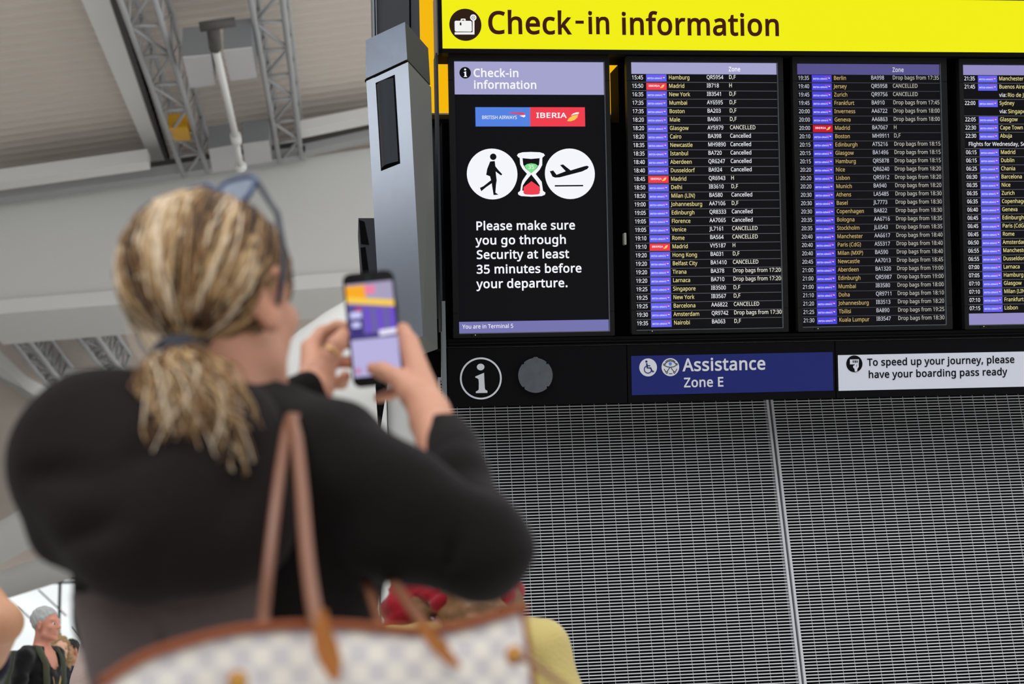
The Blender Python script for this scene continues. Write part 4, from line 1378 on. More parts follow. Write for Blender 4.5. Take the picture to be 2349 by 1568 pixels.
a, b = on_y(867, 1000, 6.25), on_y(887, 1000, 6.25)
mb.box((a.x, 6.25, 0), (b.x, 6.45, on_y(900, 690, 6.25).z), WHITE)
tag(mb.build('post'), 'slim white post at the edge of the pale wall, under the raised hands', 'post')

# ---- slanted end cabinet
CABL = mat('blue_grey_metal', rgb(214, 222, 236), 0.22, 1.0, noise=(30, 0.04))
CABD = mat('cabinet_side_grey', rgb(96, 98, 94), 0.55, 0.1)
DE = 4.72
def cabpt(px, py, side):
    d = {'n': DE, 'l': DE + 0.14, 'r': DE + 0.13, 'b': DE + 0.27}[side]
    return P(px, py, d)
org = cabpt(950, 774, 'n')
t = thing('end_cabinet', 'slanted blue-grey metal cabinet at the left end of the screen wall', 'cabinet', at(org))
def hexcab(name, n0, l0, r0, n1, l1, r1, mf, ms):
    N0, L0, R0 = cabpt(*n0, 'n') - org, cabpt(*l0, 'l') - org, cabpt(*r0, 'r') - org
    N1, L1, R1 = cabpt(*n1, 'n') - org, cabpt(*l1, 'l') - org, cabpt(*r1, 'r') - org
    B0, B1 = L0 + R0 - N0, L1 + R1 - N1
    vs = [N0, R0, B0, L0, N1, R1, B1, L1]
    mb = MB()
    mb.add(vs, [(0, 4, 7, 3)], mf)
    mb.add(vs, [(0, 1, 5, 4), (1, 2, 6, 5), (2, 3, 7, 6), (4, 5, 6, 7), (0, 3, 2, 1)], ms)
    return mb.build(name, t), (N0, L0, N1, L1)
_, fc = hexcab('body', (970, 770), (876, 806), (1004, 800), (936, 142), (840, 186), (989, 200), CABL, CABD)
mb = MB()
N0, L0, N1, L1 = fc
nrm = (L0 - N0).cross(N1 - N0).normalized()
if nrm.dot(CAM - org) < 0:
    nrm = -nrm
def fpt(px, py, w=0.0):
    return on_plane(px, py, org + N1 + nrm * w, nrm) - org
cap4 = [fpt(*p, 0.002) for p in ((934, 136), (839, 180), (929, 50), (839, 92))]
dr = cabpt(989, 200, 'r') - cabpt(936, 142, 'n')
mb = MB()
n0, l0, n1, l1 = cap4
vs = [n0, n0 + dr, l0 + dr, l0, n1, n1 + dr, l1 + dr, l1]
mb.add(vs, [(0, 4, 7, 3)], CABL)
mb.add(vs, [(0, 1, 5, 4), (1, 2, 6, 5), (2, 3, 7, 6), (4, 5, 6, 7), (0, 3, 2, 1)], CABD)
mb.build('top_cap', t)
# dark shadow gap under the cap
g0 = [fpt(*p, -0.004) for p in ((840, 183), (934, 137), (935, 143), (840, 189))]
mb.add([p + nrm * 0.006 for p in g0] + g0, [(0, 1, 2, 3), (4, 7, 6, 5), (0, 3, 7, 4), (1, 5, 6, 2)], BLACKER)
mb.build('shadow_gap', t)
def z8p(a, b, w=0.0):
    return fpt(820 + a / 3.408, b / 3.408, w)
mb = MB()
GR = mat('loudspeaker_mesh', rgb(62, 66, 72), 0.4, 0.5)
top = [z8p(145, 648), z8p(292, 584)]
bot = [z8p(187, 1337), z8p(334, 1277)]
rows_, cols_ = 12, 12
vs, fs = [], []
for i in range(rows_ + 1):
    f = 0.03 + 0.94 * i / rows_
    l, r = top[0].lerp(bot[0], f), top[1].lerp(bot[1], f)
    for k in range(cols_ + 1):
        g = 0.06 + 0.88 * k / cols_
        vs.append(l.lerp(r, g) + nrm * (0.003 + 0.016 * math.sin(math.pi * k / cols_)))
for i in range(rows_):
    for k in range(cols_):
        a = i * (cols_ + 1) + k
        fs.append((a, a + cols_ + 1, a + cols_ + 2, a + 1))
mb.add(vs, fs, GR, True)
mb.build('loudspeaker_grille', t)['label'] = 'dark bulging loudspeaker grille'
mb = MB()
o4 = [top[0], top[1], bot[1], bot[0]]
mb.add([p + nrm * 0.002 for p in o4] + [p - nrm * 0.004 for p in o4], [(0, 1, 2, 3), (4, 7, 6, 5), (0, 4, 5, 1), (1, 5, 6, 2), (2, 6, 7, 3), (3, 7, 4, 0)], BLACKER)
mb.build('grille_recess', t)
mb = MB()
a = P(905, 330, DE + 0.2) - org
mb.box((a.x - 0.025, a.y, a.z - 0.4), (a.x + 0.04, YC - org.y - 0.01, a.z + 0.2), BLACKER)
mb.build('mounting_arm', t)
# pointed blade foot hanging under the cabinet
mb = MB()
a, b, c_ = P(862, 880, 4.9) - org, P(884, 880, 4.95) - org, P(870, 1001, 4.9) - org
u_, v_ = P(876, 806, 4.86) - org, P(900, 806, 4.9) - org
d_ = Vector((0.0, 0.05, 0))
vs = [u_, v_, b, c_, a]
vs2 = [p + d_ for p in vs]
mb.add(vs + vs2, [(0, 4, 3, 2, 1), (5, 6, 7, 8, 9)] + [(i, (i + 1) % 5, (i + 1) % 5 + 5, i + 5) for i in range(5)], BLACKER)
mb.build('blade_foot', t)['label'] = 'black pointed blade under the cabinet'

# ================================================================== PEOPLE
def skin_mat(name, c, sss=0.15):
    return mat(name, rgb(*c), 0.5, spec=0.35, noise=(18, 0.08), sss=sss)
def hair_mat(name, c, amt=0.35, scale=60):
    return mat(name, rgb(*c), 0.5, spec=0.3, noise=(scale, amt))
def cloth(name, c, sheen=0.2):
    return mat(name, rgb(*c), 0.9, spec=0.1, bump=(140, 0.25), sheen=sheen)

def head_prims(B, M, k=0.012, ears=(1, -1)):
    """a head in its own frame (x right, y forward, z up; origin between the ears)"""
    R = np.array(M.to_3x3())
    p = lambda x, y, z: M @ Vector((x, y, z))
    B.ell(p(0, -0.014, 0.035), (0.073, 0.093, 0.084), R, k)
    B.ell(p(0, 0.032, -0.018), (0.058, 0.060, 0.088), R, k)
    B.cap(p(-0.038, 0.018, -0.066), p(-0.008, 0.066, -0.092), 0.026, 0.02, k)
    B.cap(p(0.038, 0.018, -0.066), p(0.008, 0.066, -0.092), 0.026, 0.02, k)
    B.cap(p(-0.034, 0.072, 0.032), p(0.034, 0.072, 0.032), 0.014, 0.014, k)
    B.ell(p(-0.036, 0.062, -0.018), (0.022, 0.022, 0.02), R, k)
    B.ell(p(0.036, 0.062, -0.018), (0.022, 0.022, 0.02), R, k)
    B.cap(p(0, 0.088, 0.018), p(0, 0.106, -0.02), 0.008, 0.0125, 0.008)
    B.cap(p(-0.011, 0.094, -0.024), p(0.011, 0.094, -0.024), 0.008, 0.008, 0.006)
    B.cap(p(-0.018, 0.083, -0.050), p(0.018, 0.083, -0.050), 0.0065, 0.0065, 0.005)
    B.cap(p(-0.015, 0.082, -0.062), p(0.015, 0.082, -0.062), 0.0075, 0.0075, 0.005)
    B.cap(p(-0.012, 0.092, -0.056), p(0.012, 0.092, -0.056), 0.0018, 0.0018, -1)
    for s in (-1, 1):
        B.ell(p(s * 0.031, 0.089, 0.008), (0.013, 0.010, 0.008), R, -1)     # eye sockets
    for s in ears:
        E_ = M.to_3x3() @ Matrix.Rotation(s * -0.35, 3, 'Z') @ Matrix.Rotation(-0.12, 3, 'X')
        e = np.array(E_)
        B.ell(p(s * 0.077, -0.008, -0.004), (0.009, 0.020, 0.033), e, 0.006)
        B.ell(p(s * 0.086, -0.004, -0.002), (0.005, 0.011, 0.019), e, -1)
def eyes(t, M, s=1.0, closed=False):
    WE = mat('eye_white', rgb(225, 220, 215), 0.3)
    IR = mat('eye_dark', rgb(45, 35, 30), 0.2)
    for sx in (-1, 1):
        mb = MB()
        mb.ball(M @ Vector((sx * 0.031, 0.0750, 0.006)), 0.0105 * s, WE, 12, 8)
        mb.ball(M @ Vector((sx * 0.031, 0.0795, 0.006)), 0.0078 * s, IR, 10, 6)
        mb.build('eye', t)

def fingers(B, wrist, d, n, s=1, curl=0.5, k=0.004, sc=1.0):
    """a relaxed hand from the wrist: d towards the fingers, n out of the palm's back, s which side the thumb is on"""
    d, n = Vector(d).normalized(), Vector(n).normalized()
    x = d.cross(n).normalized() * s
    W_ = Vector(wrist)
    for i, (off, L, r) in enumerate(((0.030, 0.070, 0.0085), (0.010, 0.078, 0.009), (-0.010, 0.072, 0.0085), (-0.029, 0.056, 0.0075))):
        kn = W_ + d * (0.088 - 0.004 * abs(i - 1)) * sc + x * off * sc
        B.cap(W_ + x * off * 0.5 * sc, kn, 0.016 * sc, 0.0125 * sc, 0.008)
        dd, p = d.copy(), kn
        for j, f in enumerate((0.45, 0.3, 0.25)):
            dd = (dd - n * curl * (0.5 + 0.2 * j)).normalized()
            q = p + dd * L * f * sc
            B.cap(p, q, r * (1 - 0.1 * j) * sc, r * (0.9 - 0.1 * j) * sc, k)
            p = q
    b = W_ + d * 0.022 * sc + x * 0.022 * sc
    q = b + (d * 0.6 + x * 0.7 - n * 0.3).normalized() * 0.045 * sc
    B.cap(b, q, 0.016 * sc, 0.0115 * sc, 0.008)
    B.cap(q, q + (d * 0.9 + x * 0.25 - n * 0.2).normalized() * 0.032 * sc, 0.0105 * sc, 0.0085 * sc, 0.004)

def stand(label, base, yaw, Hh, skin, top, legs_m, shoe, hair_fn, h=0.009, sleeve=0.45, head_yaw=0.0, head_pitch=0.0, arms=None, wide=1.0, neckline=None, face=True, extra=None, name='person', group=None):
    """a standing person; local frame x right, y forward, z up"""
    s = Hh / 1.75
    t = thing(name, label, 'person', Matrix.Translation(Vector(base)) @ Matrix.Rotation(yaw, 4, 'Z'), group)
    V = lambda x, y, z: Vector((x * s, y * s, z * s))
    Mh = Matrix.Translation(V(0, 0.03, 1.625)) @ Matrix.Rotation(head_yaw, 4, 'Z') @ Matrix.Rotation(head_pitch, 4, 'X') @ Matrix.Scale(s, 4)
    sw = 0.185 * wide
    A = arms or {}
    def arm(sd):
        if sd in A:
            return A[sd]
        return [V(sd * sw, -0.01, 1.41), V(sd * (sw + 0.06), -0.03, 1.12), V(sd * (sw + 0.05), 0.06, 0.88)]
    B = Blob((-0.62, -0.5, -0.02), (0.62, 0.62, 1.98 * max(1, s)), h)
    # unscaled head primitives: scale through the matrix translation only for near-adult heads
    Mu = Matrix.Translation(Mh.translation) @ Mh.to_3x3().normalized().to_4x4()
    head_prims(B, Mu)
    B.cap(V(0, -0.015, 1.44), Mu @ Vector((0, -0.02, -0.05)), 0.058, 0.056, 0.03)
    B.ell(V(0, 0, 1.30), (0.15 * wide * s, 0.095 * wide * s, 0.20 * s), None, 0.03)
    B.cap(V(-sw * 0.75, -0.01, 1.42), V(sw * 0.75, -0.01, 1.42), 0.055 * s, None, 0.03)
    B.ell(V(0, 0, 1.05), (0.135 * wide * s, 0.09 * wide * s, 0.20 * s), None, 0.03)
    for sd in (-1, 1):
        a = arm(sd)
        B.chain(a, (0.047 * s, 0.038 * s, 0.026 * s), 0.015)
        d = (a[2] - a[1]).normalized()
        n = Vector((sd, 0, 0.2))
        n = (n - d * n.dot(d)).normalized()
        fingers(B, a[2] + d * 0.01, d, n, s=-sd, curl=0.35)
        B.chain([V(sd * 0.09, 0, 0.93), V(sd * 0.10, 0.01, 0.50), V(sd * 0.105, -0.02, 0.09)], (0.08 * s, 0.055 * s, 0.037 * s), 0.02)
        B.cap(V(sd * 0.105, -0.02, 0.05), V(sd * 0.115, 0.14, 0.03), 0.035 * s, 0.028 * s, 0.01)
    B.build('body', skin, t)
    # top
    B = Blob((-0.62, -0.5, 0.6), (0.62, 0.62, 1.7), h)
    B.ell(V(0, 0, 1.28), (0.172 * wide * s, 0.118 * wide * s, 0.22 * s), None, 0.03)
    B.cap(V(-sw * 0.8, -0.01, 1.415), V(sw * 0.8, -0.01, 1.415), 0.066 * s, None, 0.03)
    B.ell(V(0, 0, 1.02), (0.165 * wide * s, 0.115 * wide * s, 0.22 * s), None, 0.04)
    for sd in (-1, 1):
        a = arm(sd)
        if sleeve < 1:
            e = a[0].lerp(a[1], sleeve * 2 if sleeve < 0.5 else 1.0)
            B.chain([a[0], e], (0.064 * s, 0.058 * s), 0.03)
        else:
            B.chain(a, (0.064 * s, 0.052 * s, 0.038 * s), 0.025)
    B.ripple(0.0025, 30, int(abs(base[0]) * 50))
    B.cut(V(0, 0, 0.86), (0, 0, -1))
    if neckline:
        B.ell(V(0, neckline[1], neckline[2]), (neckline[0] * s, 0.07 * s, neckline[3] * s), None, -1)
    B.build('top', top, t)
    B = Blob((-0.4, -0.3, 0.0), (0.4, 0.35, 1.1), h)
    B.ell(V(0, 0, 0.93), (0.155 * wide * s, 0.112 * s, 0.12 * s), None, 0.03)
    for sd in (-1, 1):
        B.chain([V(sd * 0.085, 0, 0.9), V(sd * 0.10, 0.01, 0.50), V(sd * 0.105, -0.02, 0.12)], (0.092 * s, 0.072 * s, 0.058 * s), 0.02)
    B.cut(V(0, 0, 0.07), (0, 0, -1))
    B.build('trousers', legs_m, t)
    for sd in (-1, 1):
        B = Blob((sd * 0.11 * s - 0.1, -0.15, -0.01), (sd * 0.11 * s + 0.1, 0.27, 0.18), 0.006)
        B.cap(V(sd * 0.105, -0.025, 0.055), V(sd * 0.118, 0.16, 0.04), 0.048 * s, 0.038 * s, 0.02)
        B.cap(V(sd * 0.105, -0.025, 0.055), V(sd * 0.105, -0.025, 0.10), 0.046 * s, 0.046 * s, 0.02)
        B.cut((0, 0, 0.0), (0, 0, -1))
        B.build('shoe', shoe, t)
    if face:
        eyes(t, Mu)
    hair_fn(t, Mu, h)
    if extra:
        extra(t, V, Mu, s)
    return t

def short_hair(m):
    def f(t, M, h):
        o = M.translation
        B = Blob(o - Vector((0.2, 0.2, 0.2)), o + Vector((0.2, 0.2, 0.25)), min(h, 0.007))
        R = np.array(M.to_3x3())
        B.ell(M @ Vector((0, -0.022, 0.046)), (0.080, 0.097, 0.088), R, 0.01)
        B.ripple(0.0025, 90, 3)
        q = M.to_3x3() @ Vector((0, 0.75, -0.66))
        B.cut(M @ Vector((0, 0.055, 0.062)), q)
        B.cut(M @ Vector((0, -0.02, -0.035)), M.to_3x3() @ Vector((0, 0.35, -1)).normalized())
        B.build('hair', m, t)
    return f
def long_hair(m, length=0.28, side=0.085):
    def f(t, M, h):
        o = M.translation
        B = Blob(o - Vector((0.25, 0.25, 0.45)), o + Vector((0.25, 0.25, 0.25)), min(h, 0.008))
        R = np.array(M.to_3x3())
        p = lambda x, y, z: M @ Vector((x, y, z))
        B.ell(p(0, -0.022, 0.046), (0.084, 0.098, 0.09), R, 0.01)
        q = M.to_3x3() @ Vector((0, 0.8, -0.6))
        B.cut(p(0, 0.055, 0.06), q)
        for sx in (-1, 1):
            B.chain([p(sx * 0.065, 0.0, 0.04), p(sx * side, -0.01, -0.08), p(sx * side * 1.05, 0.0, -length)], (0.03, 0.034, 0.02), 0.03)
        B.chain([p(0, -0.07, 0.02), p(0, -0.09, -0.1), p(0, -0.085, -length)], (0.06, 0.055, 0.035), 0.03)
        B.ripple(0.004, 70, 5)
        B.build('hair', m, t)
    return f
def ground(px, py, d):
    q = P(px, py, d)
    return (q.x, q.y, 0), q.z
SK_RED = skin_mat('ruddy_skin', (205, 140, 118))
SK_MID = skin_mat('light_skin', (214, 168, 142))
SK_TAN = skin_mat('tanned_skin', (190, 140, 108))
NAVYC = cloth('navy_cloth', (28, 30, 42))
BLKC = cloth('black_cloth', (14, 14, 15))
DENIM = cloth('dark_denim', (44, 52, 72))
KHAKI = cloth('khaki_webbing', (62, 66, 48))
SHOE = mat('dark_shoe', rgb(35, 33, 32), 0.5)

def strap(t, name, pts, w, m, th=0.35, side=(0, 0, 1)):
    mb = MB()
    mb.tube(pts, w, m, 8, True, th, None)
    return mb.build(name, t)

# grey-haired man
def man_bits(t, V, M, s):
    strap(t, 'backpack_strap', [V(0.10, -0.11, 1.36), V(0.105, -0.05, 1.475), V(0.108, 0.04, 1.47), V(0.105, 0.105, 1.36), V(0.10, 0.115, 1.18)], 0.03, KHAKI)
    strap(t, 'backpack_strap', [V(-0.10, -0.11, 1.36), V(-0.105, -0.05, 1.475), V(-0.108, 0.04, 1.47), V(-0.105, 0.105, 1.36), V(-0.10, 0.115, 1.18)], 0.03, KHAKI)
    strap(t, 'lanyard', [V(0.055, -0.02, 1.485), V(0.06, 0.06, 1.44), V(0.04, 0.125, 1.25), V(0.0, 0.13, 1.08), V(-0.04, 0.125, 1.25), V(-0.06, 0.06, 1.44), V(-0.055, -0.02, 1.485)], 0.008, mat('lanyard_cord', rgb(190, 165, 110), 0.8))
    mb = MB()
    mb.bevbox(V(-0.03, 0.115, 0.99), V(0.03, 0.128, 1.09), 0.004, mat('card_white', rgb(220, 220, 215), 0.5))
    mb.build('name_badge', t)
    mb = MB()
    mb.bevbox(V(-0.15, -0.27, 1.0), V(0.15, -0.115, 1.46), 0.03, KHAKI)
    mb.build('backpack', t)
b, z = ground(98, 1434, 10)
stand('grey-haired man in black scoop-neck top with rucksack straps', b, math.radians(-112), z + 0.125, SK_RED, BLKC, DENIM, SHOE, short_hair(hair_mat('silver_hair', (172, 172, 172), 0.2)), h=0.008, sleeve=0.3, neckline=(0.075, 0.10, 1.43, 0.12), extra=man_bits, wide=1.08)
b, z = ground(133, 1492, 12.5)
stand('woman with long light-brown hair just behind the grey-haired man', b, math.radians(-150), z + 0.125, SK_MID, NAVYC, DENIM, SHOE, long_hair(hair_mat('light_brown_hair', (150, 122, 82))), h=0.010)
b, z = ground(165, 1496, 14.5)
stand('dark-haired person in the crowd beside the light-brown-haired woman', b, math.radians(150), z + 0.125, SK_TAN, BLKC, DENIM, SHOE, short_hair(hair_mat('black_hair', (28, 24, 24))), h=0.010)
b, z = ground(186, 1512, 15.5)
stand('dark-haired person furthest right in the crowd, half behind the beige t-shirt', b, math.radians(-170), z + 0.125, SK_RED, NAVYC, DENIM, SHOE, short_hair(hair_mat('black_hair', (28, 24, 24))), h=0.010)
# beige t-shirt with a dark strap
def beige_bits(t, V, M, s):
    strap(t, 'bag_strap', [V(0.16, -0.05, 0.95), V(0.05, -0.135, 1.2), V(-0.09, -0.10, 1.44), V(-0.12, 0.0, 1.485), V(-0.10, 0.10, 1.40), V(0.12, 0.135, 1.0)], 0.024, cloth('navy_webbing', (30, 36, 52)), 0.3)
BEI = cloth('beige_tshirt', (176, 156, 148))
b, z = ground(300, 1398, 6.6)
stand('person in a beige t-shirt with a dark shoulder strap, head hidden by the hooded jacket', b, math.radians(15), z + 0.14, SK_MID, BEI, NAVYC, SHOE, short_hair(hair_mat('black_hair', (28, 24, 24))), h=0.010, extra=beige_bits)
# bare elbow at the left edge
b, z = ground(-240, 1330, 2.75)
_bl = Vector(b)
def inv(p, yaw):
    return Matrix.Rotation(-yaw, 3, 'Z') @ (p - _bl)
yw = math.radians(0)
stand('person mostly outside the left edge, bare bent elbow and navy top', b, yw, z + 0.125, SK_TAN, NAVYC, DENIM, SHOE, short_hair(hair_mat('dark_brown_hair', (52, 38, 30))), h=0.007, sleeve=0.18,
      arms={1: [inv(P(-62, 1560, 2.7), yw), inv(P(6, 1428, 2.45), yw), inv(P(-95, 1275, 2.55), yw)]})
# small person in pale yellow shirt, red scarf
RSC = cloth('red_scarf', (132, 18, 30))
YSH = cloth('pale_yellow_shirt', (192, 174, 110))
def scarf(t, V, M, s):
    B = Blob((-0.3, -0.3, 0.9), (0.3, 0.3, 1.5), 0.008)
    pts = []
    for i in range(13):
        a = 2 * math.pi * i / 12
        pts.append(M.translation + Vector((0.108 * math.cos(a), 0.02 + 0.10 * math.sin(a), -0.07 + 0.02 * math.cos(2 * a))))
    B.chain(pts, [0.024] * 13, 0.02)
    B.chain([pts[6], pts[6] + Vector((-0.03, -0.03, -0.04)), pts[6] + Vector((-0.035, -0.05, -0.13))], (0.028, 0.032, 0.02), 0.02)
    B.chain([pts[0], pts[0] + Vector((0.005, -0.03, -0.05))], (0.022, 0.015), 0.02)
    B.ripple(0.004, 60, 2)
    B.build('headscarf', RSC, t)
b, z = ground(1062, 1292, 3.0)
stand('small person in pale yellow shirt and red scarf below the raised elbow', b, math.radians(6), z + 0.11, SK_MID, YSH, DENIM, SHOE, long_hair(hair_mat('brown_streaked_hair', (120, 88, 60), 0.55, 40), 0.19, 0.085), h=0.007, wide=1.05, extra=scarf)

# ------------------------------------------------------------------ the woman with the raised telephone
SKW = skin_mat('warm_skin', (202, 147, 121), 0.2)  # one even skin tone for face, neck and hands
JACK = cloth('charcoal_jacket_cloth', (21, 17, 17), 0.05)
fwd = RM @ Vector((0, 0, -1))
fwd.z = 0
fwd.normalize()
rgt = RM @ Vector((1, 0, 0))
rgt.z = 0
rgt.normalize()
HC = P(500, 704, 1.62)
ya = math.radians(32)
hf = (fwd * math.cos(ya) + rgt * math.sin(ya)).normalized()
hr = hf.cross(Vector((0, 0, 1))).normalized()
MH = Matrix.Translation(HC) @ Matrix((hr, hf, Vector((0, 0, 1)))).transposed().to_4x4() @ Matrix.Rotation(math.radians(6), 4, 'X') @ Matrix.Rotation(math.radians(-3), 4, 'Y')
ROOT = Vector((P(530, 1200, 1.58).x, P(530, 1200, 1.58).y, 0))
tw_ = thing('person', 'woman with blond ponytail and dark hooded jacket, photographing the screens', 'person', at(ROOT))
def LP(px, py, d):
    return P(px, py, d) - ROOT
MHL = Matrix.Translation(-ROOT) @ MH
SC_H = 1.06
MHS = MHL @ Matrix.Identity(4)
B = Blob((-0.62, -0.55, -0.01), (0.62, 0.75, 1.85), 0.0042)
# head a touch larger than the standard one
_e = B.ell
_c = B.cap
def _scaled(M):
    class S_:
        pass
    return M
head_prims(B, MHL, ears=(-1,))
R3 = MHL.to_3x3()
# right ear, turned out from the head
for (x, y, z), r, k in (((0.080, -0.004, -0.004), (0.010, 0.023, 0.037), 0.006), ((0.090, 0.000, -0.002), (0.006, 0.012, 0.021), -1), ((0.080, -0.004, -0.036), (0.008, 0.010, 0.012), 0.006)):
    E_ = np.array(R3 @ Matrix.Rotation(-0.5, 3, 'Z') @ Matrix.Rotation(-0.2, 3, 'X'))
    B.ell(MHL @ Vector((x, y, z)), r, E_, k)
neck0 = LP(535, 1000, 1.60)
B.cap(neck0, MHL @ Vector((0, -0.012, -0.06)), 0.056, 0.054, 0.02)
# trunk and legs under the clothes
hip = Vector((0.0, 0.03, 0.93))
B.ell(LP(520, 1190, 1.6), (0.15, 0.09, 0.12), None, 0.03)
B.ell(hip + Vector((0, 0, 0.1)), (0.14, 0.10, 0.2), None, 0.03)
SHR, SHL = LP(760, 1065, 1.54), LP(205, 1050, 1.56)
ELR, WRR = LP(1095, 1262, 1.50), LP(990, 965, 1.765)
ELL, WRL = LP(430, 1090, 1.78), LP(716, 893, 1.86)
B.chain([SHR, ELR, WRR], (0.05, 0.038, 0.026), 0.015)
B.chain([SHL, ELL, WRL], (0.05, 0.038, 0.026), 0.015)
for sd in (-1, 1):
    B.chain([hip + Vector((sd * 0.085, 0, 0)), hip + Vector((sd * 0.095, 0.02, -0.44)), Vector((sd * 0.10, 0.02, 0.08))], (0.085, 0.055, 0.036), 0.02)
    B.cap(Vector((sd * 0.10, 0.02, 0.045)), Vector((sd * 0.11, 0.18, 0.03)), 0.034, 0.026, 0.01)
# right hand: back of the hand and thumb towards us, fingers round the edge and behind the telephone
K = 0.009
Wr = LP(985, 945, 1.78)
B.cap(WRR, Wr, 0.027, 0.026, K)
kn = [LP(938, 785, 1.885), LP(950, 818, 1.915), LP(955, 850, 1.93), LP(953, 882, 1.93)]
for q, r0, r1 in zip(kn, (0.021, 0.020, 0.018, 0.016), (0.0135, 0.0135, 0.0125, 0.0115)):
    B.cap(Wr, q, r0, r1, 0.010)
B.chain([kn[0], LP(925, 757, 1.905), LP(885, 752, 1.925), LP(840, 758, 1.922)], (0.012, 0.0095, 0.0085, 0.0075), 0.004)
B.chain([kn[1], LP(930, 800, 1.945), LP(885, 800, 1.945), LP(840, 805, 1.93)], (0.012, 0.010, 0.009, 0.0075), 0.004)
B.chain([kn[2], LP(930, 840, 1.955), LP(890, 842, 1.95), LP(845, 848, 1.93)], (0.0115, 0.0095, 0.0085, 0.0075), 0.004)
B.chain([kn[3], LP(925, 890, 1.945), LP(892, 905, 1.935), LP(868, 912, 1.915)], (0.011, 0.009, 0.008, 0.0072), 0.004)
B.chain([Wr, LP(950, 905, 1.80), LP(912, 868, 1.825), LP(878, 850, 1.845), LP(855, 845, 1.862)], (0.023, 0.018, 0.0128, 0.0108, 0.0088), 0.007)
# left hand: thumb on the near edge, fingers behind
Wl = LP(722, 880, 1.872)
B.cap(WRL, Wl, 0.026, 0.025, K)
kl = [LP(712, 798, 1.925), LP(722, 820, 1.94), LP(733, 842, 1.945), LP(742, 862, 1.94)]
for q, r0, r1 in zip(kl, (0.020, 0.019, 0.018, 0.016), (0.0135, 0.0135, 0.0125, 0.0115)):
    B.cap(Wl, q, r0, r1, 0.010)
B.chain([kl[0], LP(738, 764, 1.945), LP(775, 748, 1.94), LP(818, 752, 1.925)], (0.012, 0.0098, 0.0088, 0.0075), 0.004)
B.chain([kl[1], LP(755, 792, 1.965), LP(795, 785, 1.95), LP(832, 790, 1.93)], (0.012, 0.010, 0.0088, 0.0075), 0.004)
B.chain([kl[2], LP(765, 830, 1.965), LP(800, 830, 1.95), LP(835, 838, 1.93)], (0.0115, 0.0095, 0.0085, 0.0075), 0.004)
B.chain([kl[3], LP(765, 878, 1.955), LP(784, 878, 1.935), LP(792, 862, 1.915)], (0.011, 0.0095, 0.0085, 0.008), 0.004)
B.chain([Wl, LP(738, 850, 1.868), LP(757, 815, 1.868), LP(775, 788, 1.872), LP(787, 766, 1.88)], (0.022, 0.0175, 0.0128, 0.0112, 0.009), 0.007)
B.build('body', SKW, tw_)
eyes(tw_, MHL)
# finger ring
mb = MB()
q = LP(763, 806, 1.867)
ax = (LP(775, 788, 1.872) - LP(757, 815, 1.868)).normalized()
o1 = ax.orthogonal().normalized()
o2 = ax.cross(o1)
mb.tube([q + o1 * 0.0128 * math.cos(2 * math.pi * i / 20) + o2 * 0.0128 * math.sin(2 * math.pi * i / 20) for i in range(21)], 0.0014, mat('gold', rgb(225, 190, 110), 0.3, 0.9), 8)
mb.build('finger_ring', tw_)

# jacket
def torso(B):
    B.ell(LP(545, 1165, 1.58), (0.185, 0.12, 0.135), None, 0.03)
    B.ell(LP(528, 1380, 1.56), (0.162, 0.13, 0.19), None, 0.03)
    B.ell(LP(575, 1640, 1.58), (0.14, 0.115, 0.25), None, 0.03)
B = Blob((-0.62, -0.55, 0.75), (0.62, 0.75, 1.75), 0.006)
torso(B)
B.cap(LP(300, 1030, 1.58), LP(735, 1060, 1.56), 0.066, 0.066, 0.03)
B.chain([LP(745, 1085, 1.53), LP(930, 1180, 1.50), ELR], (0.074, 0.063, 0.053), 0.025)
B.chain([ELR, LP(1062, 1115, 1.62), LP(1008, 985, 1.742)], (0.052, 0.037, 0.031), 0.015)
B.cap(LP(1000, 960, 1.76), LP(1004, 972, 1.755), 0.0285, 0.03, -1)       # open cuff
B.chain([LP(230, 1060, 1.54), LP(410, 1095, 1.74), LP(560, 1000, 1.8), LP(712, 905, 1.85)], (0.085, 0.062, 0.046, 0.031), 0.02)
B.chain([LP(560, 950, 1.61), LP(665, 955, 1.60), LP(788, 988, 1.55)], (0.034, 0.030, 0.032), 0.02)     # collar
B.chain([LP(385, 935, 1.58), LP(480, 930, 1.60), LP(580, 945, 1.62)], (0.04, 0.04, 0.038), 0.02)
B.ripple(0.0026, 26, 4)
for q in (((830, 1010, 1.46), (925, 1150, 1.42), (905, 1290, 1.43)), ((1010, 1150, 1.44), (1040, 1210, 1.43), (1030, 1290, 1.44)), ((1075, 1130, 1.55), (1050, 1190, 1.5), (1010, 1210, 1.47))):
    B.chain([LP(*p) for p in q], (0.006, 0.012, 0.006), -1)
B.cut(Vector((0, 0, 0.90)), (0, 0, -1))
jk = B.build('jacket', JACK, tw_)
# the jacket's lower back, left part: light from the left painted as paler cloth
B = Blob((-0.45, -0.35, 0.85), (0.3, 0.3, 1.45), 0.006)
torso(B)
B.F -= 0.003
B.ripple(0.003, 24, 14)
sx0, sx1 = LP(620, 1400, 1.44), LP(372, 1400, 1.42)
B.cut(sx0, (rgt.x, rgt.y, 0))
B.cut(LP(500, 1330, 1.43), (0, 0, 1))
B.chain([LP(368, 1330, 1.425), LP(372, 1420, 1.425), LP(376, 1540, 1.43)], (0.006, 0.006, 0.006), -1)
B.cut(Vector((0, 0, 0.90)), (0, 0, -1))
B.build('lit_lower_back', cloth('lit_jacket_cloth', (92, 81, 80), 0.1), tw_)
